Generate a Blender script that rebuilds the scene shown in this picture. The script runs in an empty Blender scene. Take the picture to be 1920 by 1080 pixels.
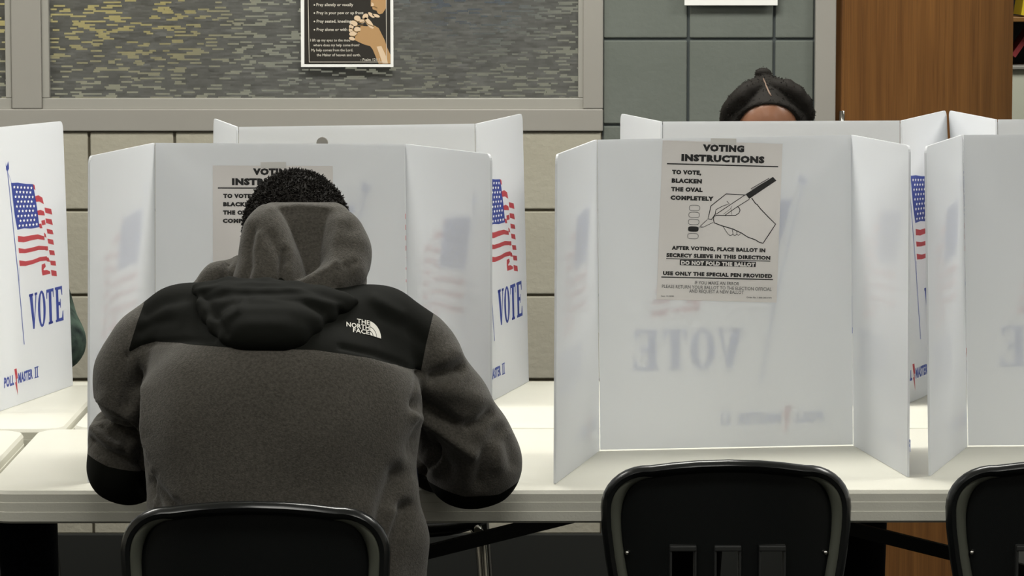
import bpy, bmesh, math, random
import numpy as np
from mathutils import Vector, Matrix
from mathutils.geometry import tessellate_polygon
from mathutils.bvhtree import BVHTree
random.seed(7); np.random.seed(7)
C = bpy.context.scene
COL = C.collection

# ------------------------------------------------------------------ camera, world, lights, exposure
FPX, EYE = 6670.0, 1.667                      # focal length in pixels of a 1920 frame, eye height
PITCH = math.atan(647.0 / FPX)
cam = bpy.data.cameras.new('camera')
cam.sensor_width = 36.0; cam.lens = FPX / 1920 * 36.0
cam.clip_start = 0.1; cam.clip_end = 60
cam_o = bpy.data.objects.new('camera', cam); COL.objects.link(cam_o)
cam_o.location = (0, 0, EYE); cam_o.rotation_euler = (math.pi / 2 - PITCH, 0, 0)
C.camera = cam_o
C.view_settings.view_transform = 'Standard'; C.view_settings.look = 'None'
C.view_settings.gamma = 1; C.view_settings.exposure = 0.0
C.view_settings.use_curve_mapping = False
w = bpy.data.worlds.new('room_air'); C.world = w; w.use_nodes = True
w.node_tree.nodes['Background'].inputs[0].default_value = (1, .97, .9, 1)
w.node_tree.nodes['Background'].inputs[1].default_value = 0.05

def ceiling_lamp(x, y, power, sx=1.2, sy=.6, z=2.93, col=(1, .98, .915)):
    l = bpy.data.lights.new('ceiling_lamp', 'AREA'); l.shape = 'RECTANGLE'
    l.size = sx; l.size_y = sy; l.energy = power; l.color = col
    o = bpy.data.objects.new('ceiling_lamp', l); COL.objects.link(o); o.location = (x, y, z)
for lx in (-2.6, 0.0, 2.6):
    ceiling_lamp(lx, 7.1, 57)
    ceiling_lamp(lx, 4.4, 24)
    ceiling_lamp(lx, 1.4, 16)
for lx in (-2.0, 1.6):
    ceiling_lamp(lx, 9.2, 38)

# ------------------------------------------------------------------ helpers
cp, sp = math.cos(PITCH), math.sin(PITCH)
def at(px, py, Y):                            # point of the depth plane Y seen at a pixel of the photograph
    a = (px - 960) / FPX; b = (540 - py) / FPX
    d = (a, cp + b * sp, -sp + b * cp); t = Y / d[1]
    return Vector((d[0] * t, Y, EYE + d[2] * t))
def atx(px, Y, z=.9):                         # X at depth Y
    return at(px, 540, Y).x

MATS = {}
def mat(name, col, rough=.6, metal=0., spec=.5, sheen=0., coat=0., noise=None, bump=None, col2=None, nscale=None, emit=0):
    if name in MATS: return MATS[name]
    m = bpy.data.materials.new(name); m.use_nodes = True; nt = m.node_tree
    b = nt.nodes['Principled BSDF']
    b.inputs['Base Color'].default_value = (*col, 1); b.inputs['Roughness'].default_value = rough
    b.inputs['Metallic'].default_value = metal; b.inputs['Specular IOR Level'].default_value = spec
    b.inputs['Sheen Weight'].default_value = sheen
    b.inputs['Coat Weight'].default_value = coat
    tc = None
    if noise or bump:
        tc = nt.nodes.new('ShaderNodeTexCoord')
    if noise:
        mp = nt.nodes.new('ShaderNodeMapping'); nt.links.new(tc.outputs['Object'], mp.inputs['Vector'])
        if nscale: mp.inputs['Scale'].default_value = nscale
        n = nt.nodes.new('ShaderNodeTexNoise'); n.inputs['Scale'].default_value = noise
        n.inputs['Detail'].default_value = 6
        nt.links.new(mp.outputs[0], n.inputs['Vector'])
        r = nt.nodes.new('ShaderNodeValToRGB'); r.color_ramp.elements[0].position = .32; r.color_ramp.elements[1].position = .68
        r.color_ramp.elements[0].color = (*col, 1); r.color_ramp.elements[1].color = (*(col2 or col), 1)
        nt.links.new(n.outputs['Fac'], r.inputs['Fac']); nt.links.new(r.outputs[0], b.inputs['Base Color'])
    if bump:
        n2 = nt.nodes.new('ShaderNodeTexNoise'); n2.inputs['Scale'].default_value = bump[0]; n2.inputs['Detail'].default_value = 4
        nt.links.new(tc.outputs['Object'], n2.inputs['Vector'])
        bp = nt.nodes.new('ShaderNodeBump'); bp.inputs['Strength'].default_value = bump[1]; bp.inputs['Distance'].default_value = bump[2]
        nt.links.new(n2.outputs['Fac'], bp.inputs['Height']); nt.links.new(bp.outputs[0], b.inputs['Normal'])
    if emit:
        b.inputs['Emission Color'].default_value = (*col, 1); b.inputs['Emission Strength'].default_value = emit
    MATS[name] = m; return m

def tag(o, label=None, cat=None, group=None, kind=None):
    if label: o['label'] = label
    if cat: o['category'] = cat
    if group: o['group'] = group
    if kind: o['kind'] = kind
    return o
def empty(name, loc=(0, 0, 0), rz=0):
    o = bpy.data.objects.new(name, None); COL.objects.link(o); o.location = loc; o.rotation_euler = (0, 0, rz)
    o.empty_display_size = .05
    return o
def origin_of(o):                             # unrotated world origin of a parent chain
    v = Vector((0, 0, 0))
    while o is not None:
        v += o.location; o = o.parent
    return v
def make(name, V, F, m, parent=None, smooth=False, local=False):
    """link ONE mesh object; V in world space unless local"""
    if not local:
        L = np.array(origin_of(parent)) if parent is not None else np.zeros(3)
        V = np.asarray(V, dtype=float).reshape(-1, 3) - L
    me = bpy.data.meshes.new(name)
    me.from_pydata([tuple(v) for v in V], [], [tuple(int(i) for i in f) for f in F])
    if smooth: me.polygons.foreach_set('use_smooth', [True] * len(me.polygons))
    if m is not None: me.materials.append(m)
    me.update()
    o = bpy.data.objects.new(name, me); COL.objects.link(o)
    if parent is not None: o.parent = parent
    return o
def dup(o, parent=None):
    c = o.copy(); COL.objects.link(c)
    if parent is not None: c.parent = parent
    for ch in list(o.children): dup(ch, c)
    return c

class MB:                                     # collects shapes into one mesh
    def __init__(s): s.V = []; s.F = []
    def add(s, V, F):
        k = len(s.V); s.V += [tuple(v) for v in V]; s.F += [tuple(i + k for i in f) for f in F]; return s
    def box(s, lo, hi, bev=0.0):
        x0, y0, z0 = lo; x1, y1, z1 = hi
        if bev <= 0:
            V = [(x0,y0,z0),(x1,y0,z0),(x1,y1,z0),(x0,y1,z0),(x0,y0,z1),(x1,y0,z1),(x1,y1,z1),(x0,y1,z1)]
            return s.add(V, [(0,3,2,1),(4,5,6,7),(0,1,5,4),(1,2,6,5),(2,3,7,6),(3,0,4,7)])
        bm = bmesh.new(); bmesh.ops.create_cube(bm, size=1)
        for v in bm.verts:
            v.co = Vector((x0 + (v.co.x + .5) * (x1 - x0), y0 + (v.co.y + .5) * (y1 - y0), z0 + (v.co.z + .5) * (z1 - z0)))
        bmesh.ops.bevel(bm, geom=list(bm.edges), offset=bev, segments=2, profile=.5, affect='EDGES')
        bm.verts.index_update()
        s.add([v.co[:] for v in bm.verts], [tuple(v.index for v in f.verts) for f in bm.faces]); bm.free(); return s
    def tube(s, pts, r, n=12, cap=True):
        pts = [Vector(p) for p in pts]; rs = r if hasattr(r, '__len__') else [r] * len(pts)
        V = []; F = []; up = None
        for i, p in enumerate(pts):
            t = (pts[min(i + 1, len(pts) - 1)] - pts[max(i - 1, 0)]).normalized()
            if up is None:
                up = t.orthogonal().normalized()
            up = (up - t * up.dot(t)).normalized(); sd = t.cross(up)
            for k in range(n):
                a = 2 * math.pi * k / n
                V.append(p + (up * math.cos(a) + sd * math.sin(a)) * rs[i])
        for i in range(len(pts) - 1):
            for k in range(n):
                a = i * n + k; b = i * n + (k + 1) % n
                F.append((a, b, b + n, a + n))
        if cap:
            F.append(tuple(range(n))[::-1]); F.append(tuple(range((len(pts) - 1) * n, len(pts) * n)))
        return s.add(V, F)
    def bar(s, a, b, w_, t_):                 # flat bar from a to b: width vertical-ish w_, thickness t_
        a = Vector(a); b = Vector(b); d = (b - a).normalized(); n = d.cross(Vector((0, 1, 0))).normalized(); y = Vector((0, 1, 0))
        V = []
        for p in (a, b):
            for i, j in ((-1,-1),(1,-1),(1,1),(-1,1)): V.append(p + n * (i * w_ / 2) + y * (j * t_ / 2))
        return s.add(V, [(0,1,2,3),(7,6,5,4),(0,4,5,1),(1,5,6,2),(2,6,7,3),(3,7,4,0)])
    def build(s, name, m, parent=None, smooth=False, local=False):
        return make(name, s.V, s.F, m, parent, smooth, local)

def autosmooth(o, ang=35):
    me = o.data
    me.polygons.foreach_set('use_smooth', [True] * len(me.polygons))
    try: me.set_sharp_from_angle(angle=math.radians(ang))
    except Exception: pass
    return o
def smooth_path(pts, n=6):                    # Catmull-Rom through points
    P = [Vector(p) for p in pts]; P = [P[0] * 2 - P[1]] + P + [P[-1] * 2 - P[-2]]; out = []
    for i in range(1, len(P) - 2):
        for k in range(n):
            t = k / n; a, b, c_, d = P[i-1], P[i], P[i+1], P[i+2]
            out.append(.5 * ((2*b) + (c_-a)*t + (2*a-5*b+4*c_-d)*t*t + (3*b-a-3*c_+d)*t**3))
    out.append(P[-2]); return out

# ---- flat art: lists of 2-D points + faces
FCACHE = {}
def text2d(s, bold=0.0):
    key = (s, bold)
    if key in FCACHE: return FCACHE[key]
    cu = bpy.data.curves.new('letters', 'FONT'); cu.body = s; cu.size = 1; cu.offset = bold; cu.resolution_u = 2
    cu.space_character = 1 + bold * 2.0
    o = bpy.data.objects.new('letters', cu); COL.objects.link(o)
    dg = bpy.context.evaluated_depsgraph_get(); dg.update()
    me = bpy.data.meshes.new_from_object(o.evaluated_get(dg))
    V = np.array([v.co[:2] for v in me.vertices]).reshape(-1, 2); F = [tuple(p.vertices) for p in me.polygons]
    bpy.data.objects.remove(o); bpy.data.curves.remove(cu); bpy.data.meshes.remove(me)
    FCACHE[key] = (V, F); return V, F
CAPH = None
class Art:
    """y DOWN flat drawing that is later laid on a surface"""
    def __init__(s): s.V = []; s.F = []
    def poly(s, pts):
        tr = tessellate_polygon([[Vector((p[0], p[1], 0)) for p in pts]]); k = len(s.V)
        s.V += [tuple(p) for p in pts]; s.F += [tuple(i + k for i in t) for t in tr]; return s
    def quad(s, x0, y0, x1, y1): return s.poly([(x0, y0), (x1, y0), (x1, y1), (x0, y1)])
    def line(s, pts, wd, close=False):
        P = [Vector((p[0], p[1])) for p in pts]
        if close: P = P + [P[0]]
        n = len(P); k = len(s.V)
        for i in range(n):
            a = P[i-1] if i > 0 else (P[-2] if close else None); b = P[i+1] if i < n-1 else (P[1] if close else None)
            d = Vector((0, 0))
            if a is not None and (P[i]-a).length > 1e-9: d += (P[i]-a).normalized()
            if b is not None and (b-P[i]).length > 1e-9: d += (b-P[i]).normalized()
            d = d.normalized() if d.length > 1e-6 else Vector((1, 0)); nn = Vector((-d.y, d.x)) * wd / 2
            s.V.append(tuple(P[i] + nn)); s.V.append(tuple(P[i] - nn))
        for i in range(n - 1): s.F.append((k+2*i, k+2*i+1, k+2*i+3, k+2*i+2))
        return s
    def text(s, st, x0, x1, base, cap, bold=0.0, slope=0.0):
        V, F = text2d(st, bold)
        if len(V) == 0: return s
        H = text2d('H', bold)[0]; ch = H[:, 1].max() - H[:, 1].min(); b0 = H[:, 1].min()
        mn, mx = V[:, 0].min(), V[:, 0].max()
        X = x0 + (V[:, 0] - mn) / (mx - mn) * (x1 - x0); Y = base - (V[:, 1] - b0) / ch * cap + slope * (X - x0)
        k = len(s.V); s.V += list(zip(X.tolist(), Y.tolist())); s.F += [tuple(i + k for i in f) for f in F]; return s
    def oval(s, cx, cy, rx, ry, n=20, sq=2.0):
        pts = []
        for i in range(n):
            a = 2 * math.pi * i / n; c_, s_ = math.cos(a), math.sin(a)
            pts.append((cx + rx * math.copysign(abs(c_) ** (2 / sq), c_), cy + ry * math.copysign(abs(s_) ** (2 / sq), s_)))
        return pts
    def build(s, name, m, fn, parent=None):
        V = [fn(x, y) for x, y in s.V]
        return make(name, V, s.F, m, parent)

# ------------------------------------------------------------------ signed-distance modelling (surface nets)
class SDF:
    def __init__(s, lo, hi, h):
        s.lo = np.array(lo, float); s.h = h
        n = np.ceil((np.array(hi) - s.lo) / h).astype(int) + 1
        s.n = n; s.ax = [s.lo[i] + h * np.arange(n[i]) for i in range(3)]; s.F = np.full(n, .2, np.float32)
    def _sl(s, lo, hi):
        sl = []; g = []
        for i in range(3):
            a = int(np.clip(math.floor((lo[i] - s.lo[i]) / s.h), 0, s.n[i])); b = int(np.clip(math.ceil((hi[i] - s.lo[i]) / s.h) + 1, 0, s.n[i]))
            sl.append(slice(a, b)); sh = [1, 1, 1]; sh[i] = -1; g.append(s.ax[i][a:b].reshape(sh).astype(np.float32))
        return tuple(sl), g
    def _min(s, sl, d, k):
        a = s.F[sl]
        if a.size == 0: return
        hh = np.clip(.5 + .5 * (a - d) / k, 0, 1); s.F[sl] = a * (1 - hh) + d * hh - k * hh * (1 - hh)
    def cone(s, a, b, ra, rb=None, k=.02):
        rb = ra if rb is None else rb; a = np.array(a, float); b = np.array(b, float); m = max(ra, rb) + k + .03
        sl, g = s._sl(np.minimum(a, b) - m, np.maximum(a, b) + m); ba = b - a; L = max(ba.dot(ba), 1e-9)
        t = np.clip(((g[0]-a[0])*ba[0] + (g[1]-a[1])*ba[1] + (g[2]-a[2])*ba[2]) / L, 0, 1)
        d = np.sqrt((g[0]-a[0]-t*ba[0])**2 + (g[1]-a[1]-t*ba[1])**2 + (g[2]-a[2]-t*ba[2])**2) - (ra + t*(rb-ra))
        s._min(sl, d, k); return s
    def chain(s, pts, k=.02):
        for (a, ra), (b, rb) in zip(pts[:-1], pts[1:]): s.cone(a, b, ra, rb, k)
        return s
    def ell(s, c, r, k=.02, rot=None, sub=False):
        c = np.array(c, float); r = np.array(r, float); m = r.max() + k + .03
        sl, g = s._sl(c - m, c + m); q = [g[i] - c[i] for i in range(3)]
        if rot is not None:
            R = np.array(rot.to_3x3()).T; q = [R[i][0]*q[0] + R[i][1]*q[1] + R[i][2]*q[2] for i in range(3)]
        k0 = np.sqrt((q[0]/r[0])**2 + (q[1]/r[1])**2 + (q[2]/r[2])**2); k1 = np.sqrt((q[0]/r[0]**2)**2 + (q[1]/r[1]**2)**2 + (q[2]/r[2]**2)**2)
        d = k0 * (k0 - 1) / np.maximum(k1, 1e-6)
        if sub:
            s.F[sl] = -s.F[sl]; s._min(sl, d, k); s.F[sl] = -s.F[sl]
        else: s._min(sl, d, k)
        return s
    def groove(s, pts, rad, depth, only=None):
        P = [np.array(p, float) for p in pts]; m = 3 * rad
        lo = np.min(P, axis=0) - m; hi = np.max(P, axis=0) + m; sl, g = s._sl(lo, hi)
        if s.F[sl].size == 0: return s
        best = None
        for a, b in zip(P[:-1], P[1:]):
            ba = b - a; L = max(ba.dot(ba), 1e-9)
            t = np.clip(((g[0]-a[0])*ba[0] + (g[1]-a[1])*ba[1] + (g[2]-a[2])*ba[2]) / L, 0, 1)
            d = (g[0]-a[0]-t*ba[0])**2 + (g[1]-a[1]-t*ba[1])**2 + (g[2]-a[2]-t*ba[2])**2
            best = d if best is None else np.minimum(best, d)
        s.F[sl] += (depth * np.exp(-best / rad**2)).astype(np.float32); return s
    def mesh(s):
        F = s.F; S = F < 0; n = F.shape
        cn = [(i, j, k) for i in (0, 1) for j in (0, 1) for k in (0, 1)]
        cnt = np.zeros([x - 1 for x in n], np.uint8)
        for c_ in cn: cnt += S[c_[0]:n[0]-1+c_[0], c_[1]:n[1]-1+c_[1], c_[2]:n[2]-1+c_[2]]
        act = (cnt > 0) & (cnt < 8); cells = np.argwhere(act); idx = np.full(act.shape, -1, np.int64); idx[act] = np.arange(len(cells))
        pos = np.zeros((len(cells), 3)); num = np.zeros(len(cells))
        for a in cn:
            for ax in range(3):
                if a[ax]: continue
                b = list(a); b[ax] = 1; ca = cells + np.array(a); cb = cells + np.array(b)
                fa = F[ca[:,0], ca[:,1], ca[:,2]]; fb = F[cb[:,0], cb[:,1], cb[:,2]]; m = (fa < 0) != (fb < 0)
                t = np.zeros(len(fa)); t[m] = fa[m] / (fa[m] - fb[m]); p = np.tile(np.array(a, float), (len(fa), 1)); p[:, ax] += t
                pos[m] += p[m]; num[m] += 1
        V = s.lo + s.h * (cells + pos / num[:, None]); Q = []
        for ax in range(3):
            u, v = (ax + 1) % 3, (ax + 2) % 3
            s0 = [slice(None)]*3; s1 = [slice(None)]*3; s0[ax] = slice(0, n[ax]-1); s1[ax] = slice(1, n[ax])
            A = S[tuple(s0)]; B = S[tuple(s1)]; e = np.argwhere(A != B)
            e = e[(e[:, u] >= 1) & (e[:, v] >= 1) & (e[:, u] < n[u]-1) & (e[:, v] < n[v]-1)]
            ins = A[e[:,0], e[:,1], e[:,2]]; du = np.zeros(3, int); du[u] = 1; dv = np.zeros(3, int); dv[v] = 1
            q = np.stack([idx[tuple(c_.T)] for c_ in (e, e-du, e-du-dv, e-dv)], 1); q[~ins] = q[~ins][:, ::-1]; Q.append(q)
        return V, np.concatenate(Q)
def relax(V, Q, it=1, lam=.5):
    V = V.copy(); n = len(V)
    for _ in range(it):
        acc = np.zeros_like(V); c_ = np.zeros(n)
        for a in range(4):
            for b in ((a+1) % 4, (a+3) % 4):
                np.add.at(acc, Q[:, a], V[Q[:, b]]); np.add.at(c_, Q[:, a], 1)
        V = V * (1 - lam) + lam * acc / np.maximum(c_, 1)[:, None]
    return V
def tris(Q): return np.concatenate([Q[:, [0, 1, 2]], Q[:, [0, 2, 3]]])
def split(V, T, f):
    """cut triangles along f=0; returns (V,T) for f<0 and for f>=0"""
    V = [tuple(v) for v in V]; f = list(map(float, f)); cache = {}; I = []; O = []
    def cutp(a, b):
        key = (min(a, b), max(a, b))
        if key not in cache:
            t = f[a] / (f[a] - f[b]); V.append(tuple(V[a][i] + t * (V[b][i] - V[a][i]) for i in range(3))); f.append(0.0); cache[key] = len(V) - 1
        return cache[key]
    fs = np.array(f)
    for t in T:
        s_ = [f[i] < 0 for i in t]
        if all(s_): I.append(tuple(t)); continue
        if not any(s_): O.append(tuple(t)); continue
        t = list(t); one = s_.index(True) if sum(s_) == 1 else s_.index(False)
        a, b, c_ = t[one], t[(one+1) % 3], t[(one+2) % 3]; ab = cutp(a, b); ac = cutp(a, c_)
        X, Y_ = (I, O) if sum(s_) == 1 else (O, I)
        X.append((a, ab, ac)); Y_.append((ab, b, c_)); Y_.append((ab, c_, ac))
    def pack(Ts):
        if not Ts: return np.zeros((0, 3)), []
        Ts = np.array(Ts); u, inv = np.unique(Ts, return_inverse=True); VV = np.array(V)[u]; return VV, inv.reshape(-1, 3)
    return pack(I), pack(O)
def poly_sd(P, X, Z):
    """signed distance to a polygon (inside negative)"""
    P = np.array(P); n = len(P); d = np.full(X.shape, 1e9); ins = np.zeros(X.shape, bool)
    for i in range(n):
        a, b = P[i], P[(i+1) % n]; e = b - a; wx = X - a[0]; wz = Z - a[1]
        t = np.clip((wx*e[0] + wz*e[1]) / max(e.dot(e), 1e-12), 0, 1); d = np.minimum(d, (wx-t*e[0])**2 + (wz-t*e[1])**2)
        c_ = (a[1] > Z) != (b[1] > Z)
        xi = (b[0]-a[0]) * (Z-a[1]) / (b[1]-a[1] if abs(b[1]-a[1]) > 1e-12 else 1e-12) + a[0]
        ins ^= c_ & (X < xi)
    return np.where(ins, -1, 1) * np.sqrt(d)

def proj(V):
    x, y, z = V[:, 0], V[:, 1], V[:, 2] - EYE; d = y * cp - z * sp
    return 960 + FPX * x / d, 540 - FPX * (y * sp + z * cp) / d
def sculpt(V, Q, items, gain=1.0):
    """press folds into the side that faces -y: ('ridge', points, radius m, height) or ('step', points, left height, right height, length)"""
    V = V.copy()
    A, B, D = V[Q[:, 0]], V[Q[:, 1]], V[Q[:, 3]]; fn = np.cross(B - A, D - A); N = np.zeros_like(V)
    for k in range(4): np.add.at(N, Q[:, k], fn)
    N /= np.maximum(np.linalg.norm(N, axis=1), 1e-12)[:, None]
    px, py = proj(V); face = np.clip(-N[:, 1] * 2.2 + .15, 0, 1); pm = FPX / V[:, 1]; tot = np.zeros(len(V))
    for it in items:
        P = [np.array(p, float) for p in it[1]]; best = np.full(len(V), 1e18); side = np.zeros(len(V)); tt = np.zeros(len(V)); nseg = len(P) - 1
        for i, (a, b) in enumerate(zip(P[:-1], P[1:])):
            e = b - a; L = e.dot(e); t = np.clip(((px-a[0])*e[0] + (py-a[1])*e[1]) / L, 0, 1)
            dx, dy = px - a[0] - t*e[0], py - a[1] - t*e[1]; d = dx*dx + dy*dy; m = d < best
            best[m] = d[m]; side[m] = np.sign(e[0]*dy - e[1]*dx)[m]; tt[m] = ((i + t) / nseg)[m]
        d = np.sqrt(best) / pm
        if it[0] == 'ridge':
            tot += it[3] * np.exp(-(d / it[2])**2)
        else:
            tap = np.clip(np.minimum(tt, 1 - tt) * 6 + .15, 0, 1); s_ = np.clip(d * side / .0035, -1, 1)     # side>0: right of travel in a y-down picture
            l, r = it[2], it[3]; amt = np.where(s_ < 0, l * -s_, r * s_) * np.exp(-d / it[4]); tot += amt * tap
    return V + N * (tot * face * gain)[:, None]

# ------------------------------------------------------------------ materials
def booth_material():
    m = bpy.data.materials.new('white_corrugated_plastic'); m.use_nodes = True; nt = m.node_tree
    b = nt.nodes['Principled BSDF']; out = nt.nodes['Material Output']
    b.inputs['Base Color'].default_value = (.845, .86, .885, 1); b.inputs['Roughness'].default_value = .45; b.inputs['Specular IOR Level'].default_value = .3
    tl = nt.nodes.new('ShaderNodeBsdfTranslucent'); tl.inputs[0].default_value = (.87, .89, .91, 1)
    tp = nt.nodes.new('ShaderNodeBsdfTransparent'); tp.inputs[0].default_value = (1, 1, 1, 1)
    m1 = nt.nodes.new('ShaderNodeMixShader'); m1.inputs[0].default_value = .34
    m2 = nt.nodes.new('ShaderNodeMixShader'); m2.inputs[0].default_value = .10
    nt.links.new(b.outputs[0], m1.inputs[1]); nt.links.new(tl.outputs[0], m1.inputs[2])
    nt.links.new(m1.outputs[0], m2.inputs[1]); nt.links.new(tp.outputs[0], m2.inputs[2]); nt.links.new(m2.outputs[0], out.inputs[0])
    return m
M_booth = booth_material()
M_blue = mat('print_blue', (.022, .030, .22), .5); M_red = mat('print_red', (.52, .03, .05), .5); M_white = mat('print_white', (.85, .86, .85), .5)
def ink(m, col):
    nt = m.node_tree; b = nt.nodes['Principled BSDF']; out = nt.nodes['Material Output']; t = nt.nodes.new('ShaderNodeBsdfTranslucent'); t.inputs[0].default_value = (*col, 1)
    x = nt.nodes.new('ShaderNodeMixShader'); x.inputs[0].default_value = .45; nt.links.new(b.outputs[0], x.inputs[1]); nt.links.new(t.outputs[0], x.inputs[2]); nt.links.new(x.outputs[0], out.inputs[0])
ink(M_blue, (.30, .40, .85)); ink(M_red, (.85, .35, .35))
M_black = mat('print_black', (.012, .012, .012), .5); M_grey = mat('print_grey', (.13, .13, .13), .5)
M_table = mat('table_plastic', (.66, .65, .565), .42, noise=3.0, col2=(.70, .69, .605), bump=(260, .15, .002))
M_tabledark = mat('black_steel', (.012, .013, .013), .5)
M_chrome = mat('chrome', (.62, .60, .56), .16, metal=1)
M_chair = mat('chair_plastic', (.006, .007, .007), .24, spec=.45)
M_tube = mat('rim_sheen_grey', (.085, .09, .07), .42)  # lighter grey holds the light caught by the rim's inner side
M_fleece = mat('grey_fleece', (.050, .046, .038), 1.0, spec=.1, sheen=.22, noise=240, col2=(.086, .079, .067), bump=(420, .5, .003))
M_nylon = mat('black_nylon', (.0060, .0066, .0050), .85, spec=.10, bump=(60, .12, .004))
M_hair = mat('black_hair', (.012, .010, .008), .75, spec=.25)
M_skin = mat('brown_skin', (.17, .075, .040), .36, spec=.5, noise=14, col2=(.22, .10, .055))
M_scalp = mat('scalp', (.20, .135, .10), .6)
M_navy = mat('navy_cloth', (.010, .011, .024), .9, spec=.1)
M_jeans = mat('dark_denim', (.012, .014, .020), .9, spec=.1, noise=120, col2=(.020, .023, .032))
M_greyjeans = mat('grey_denim', (.04, .04, .042), .9, spec=.1)
M_shoe = mat('black_shoe', (.01, .01, .01), .5)
M_camo = mat('green_camouflage_cloth', (.010, .013, .014), .9, spec=.1, noise=16, col2=(.10, .15, .115))
M_darkcoat = mat('dark_cloth', (.010, .010, .012), .9, spec=.1)
M_frame = mat('grey_painted_metal', (.275, .262, .235), .5, noise=2.0, col2=(.293, .280, .25))
M_frame2 = mat('light_aluminium', (.315, .305, .272), .4)
M_cream = mat('cream_painted_block', (.345, .325, .257), .8, noise=6, col2=(.375, .355, .285), bump=(60, .38, .004))
M_bluegrey = mat('blue_grey_painted_block', (.112, .126, .108), .75, noise=6, col2=(.126, .140, .122), bump=(60, .28, .004))
M_mortar_c = mat('cream_joint', (.10, .088, .06), .9); M_mortar_b = mat('blue_grey_joint', (.055, .065, .065), .9)
M_base = mat('dark_cove_base', (.008, .009, .007), .8)
M_floor = mat('dark_carpet', (.02, .021, .02), .95, noise=80, col2=(.035, .036, .034))
M_wallpaint = mat('wall_paint', (.45, .43, .37), .85); M_ceil = mat('ceiling_paint', (.72, .71, .66), .9)
M_corr = mat('pale_green_wall_paint', (.66, .68, .56), .8)
M_paper = mat('white_paper', (.80, .80, .77), .7); M_sheet = mat('instruction_paper', (.80, .77, .745), .55)
M_poster = mat('poster_black', (.020, .017, .013), .4); M_pskin = mat('poster_skin', (.42, .25, .11), .4); M_pskin2 = mat('poster_skin_light', (.66, .50, .34), .4)
M_pskin3 = mat('poster_skin_shade', (.20, .12, .045), .4); M_ptext = mat('poster_text', (.62, .58, .50), .4)
M_yellow = mat('yellow_card', (.72, .56, .02), .6); M_mustard = mat('mustard_tint', (.88, .76, .30), .8); M_redp = mat('red_paint', (.24, .025, .03), .6); M_bluep = mat('blue_paint', (.05, .10, .35), .6)
M_oakshelf = mat('oak_shelf', (.25, .12, .03), .5); M_black2 = mat('black_laminate', (.012, .012, .010), .5)
M_logo = mat('white_stitching', (.74, .72, .66), .8)
M_tape = mat('clear_tape', (.72, .71, .68), .25)

def wood():
    m = bpy.data.materials.new('stained_oak'); m.use_nodes = True; nt = m.node_tree; b = nt.nodes['Principled BSDF']
    b.inputs['Roughness'].default_value = .42
    tc = nt.nodes.new('ShaderNodeTexCoord'); mp = nt.nodes.new('ShaderNodeMapping'); mp.inputs['Scale'].default_value = (9, 9, .55)
    n = nt.nodes.new('ShaderNodeTexNoise'); n.inputs['Scale'].default_value = 3.2; n.inputs['Detail'].default_value = 8; n.inputs['Distortion'].default_value = .7
    mp2 = nt.nodes.new('ShaderNodeMapping'); mp2.inputs['Scale'].default_value = (160, 160, 2.5)
    n2 = nt.nodes.new('ShaderNodeTexNoise'); n2.inputs['Scale'].default_value = 2; n2.inputs['Detail'].default_value = 3
    r = nt.nodes.new('ShaderNodeValToRGB'); r.color_ramp.elements[0].position = .30; r.color_ramp.elements[1].position = .72
    r.color_ramp.elements[0].color = (.115, .043, .010, 1); r.color_ramp.elements[1].color = (.31, .135, .034, 1)
    mx = nt.nodes.new('ShaderNodeMath'); mx.operation = 'MULTIPLY_ADD'; mx.inputs[1].default_value = .45; 
    nt.links.new(tc.outputs['Object'], mp.inputs[0]); nt.links.new(mp.outputs[0], n.inputs['Vector'])
    nt.links.new(tc.outputs['Object'], mp2.inputs[0]); nt.links.new(mp2.outputs[0], n2.inputs['Vector'])
    nt.links.new(n2.outputs['Fac'], mx.inputs[0])
    sc = nt.nodes.new('ShaderNodeMath'); sc.operation = 'MULTIPLY'; sc.inputs[1].default_value = .55
    nt.links.new(n.outputs['Fac'], sc.inputs[0]); nt.links.new(sc.outputs[0], mx.inputs[2])
    nt.links.new(mx.outputs[0], r.inputs['Fac']); nt.links.new(r.outputs[0], b.inputs['Base Color'])
    return m
M_wood = wood()

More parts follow.
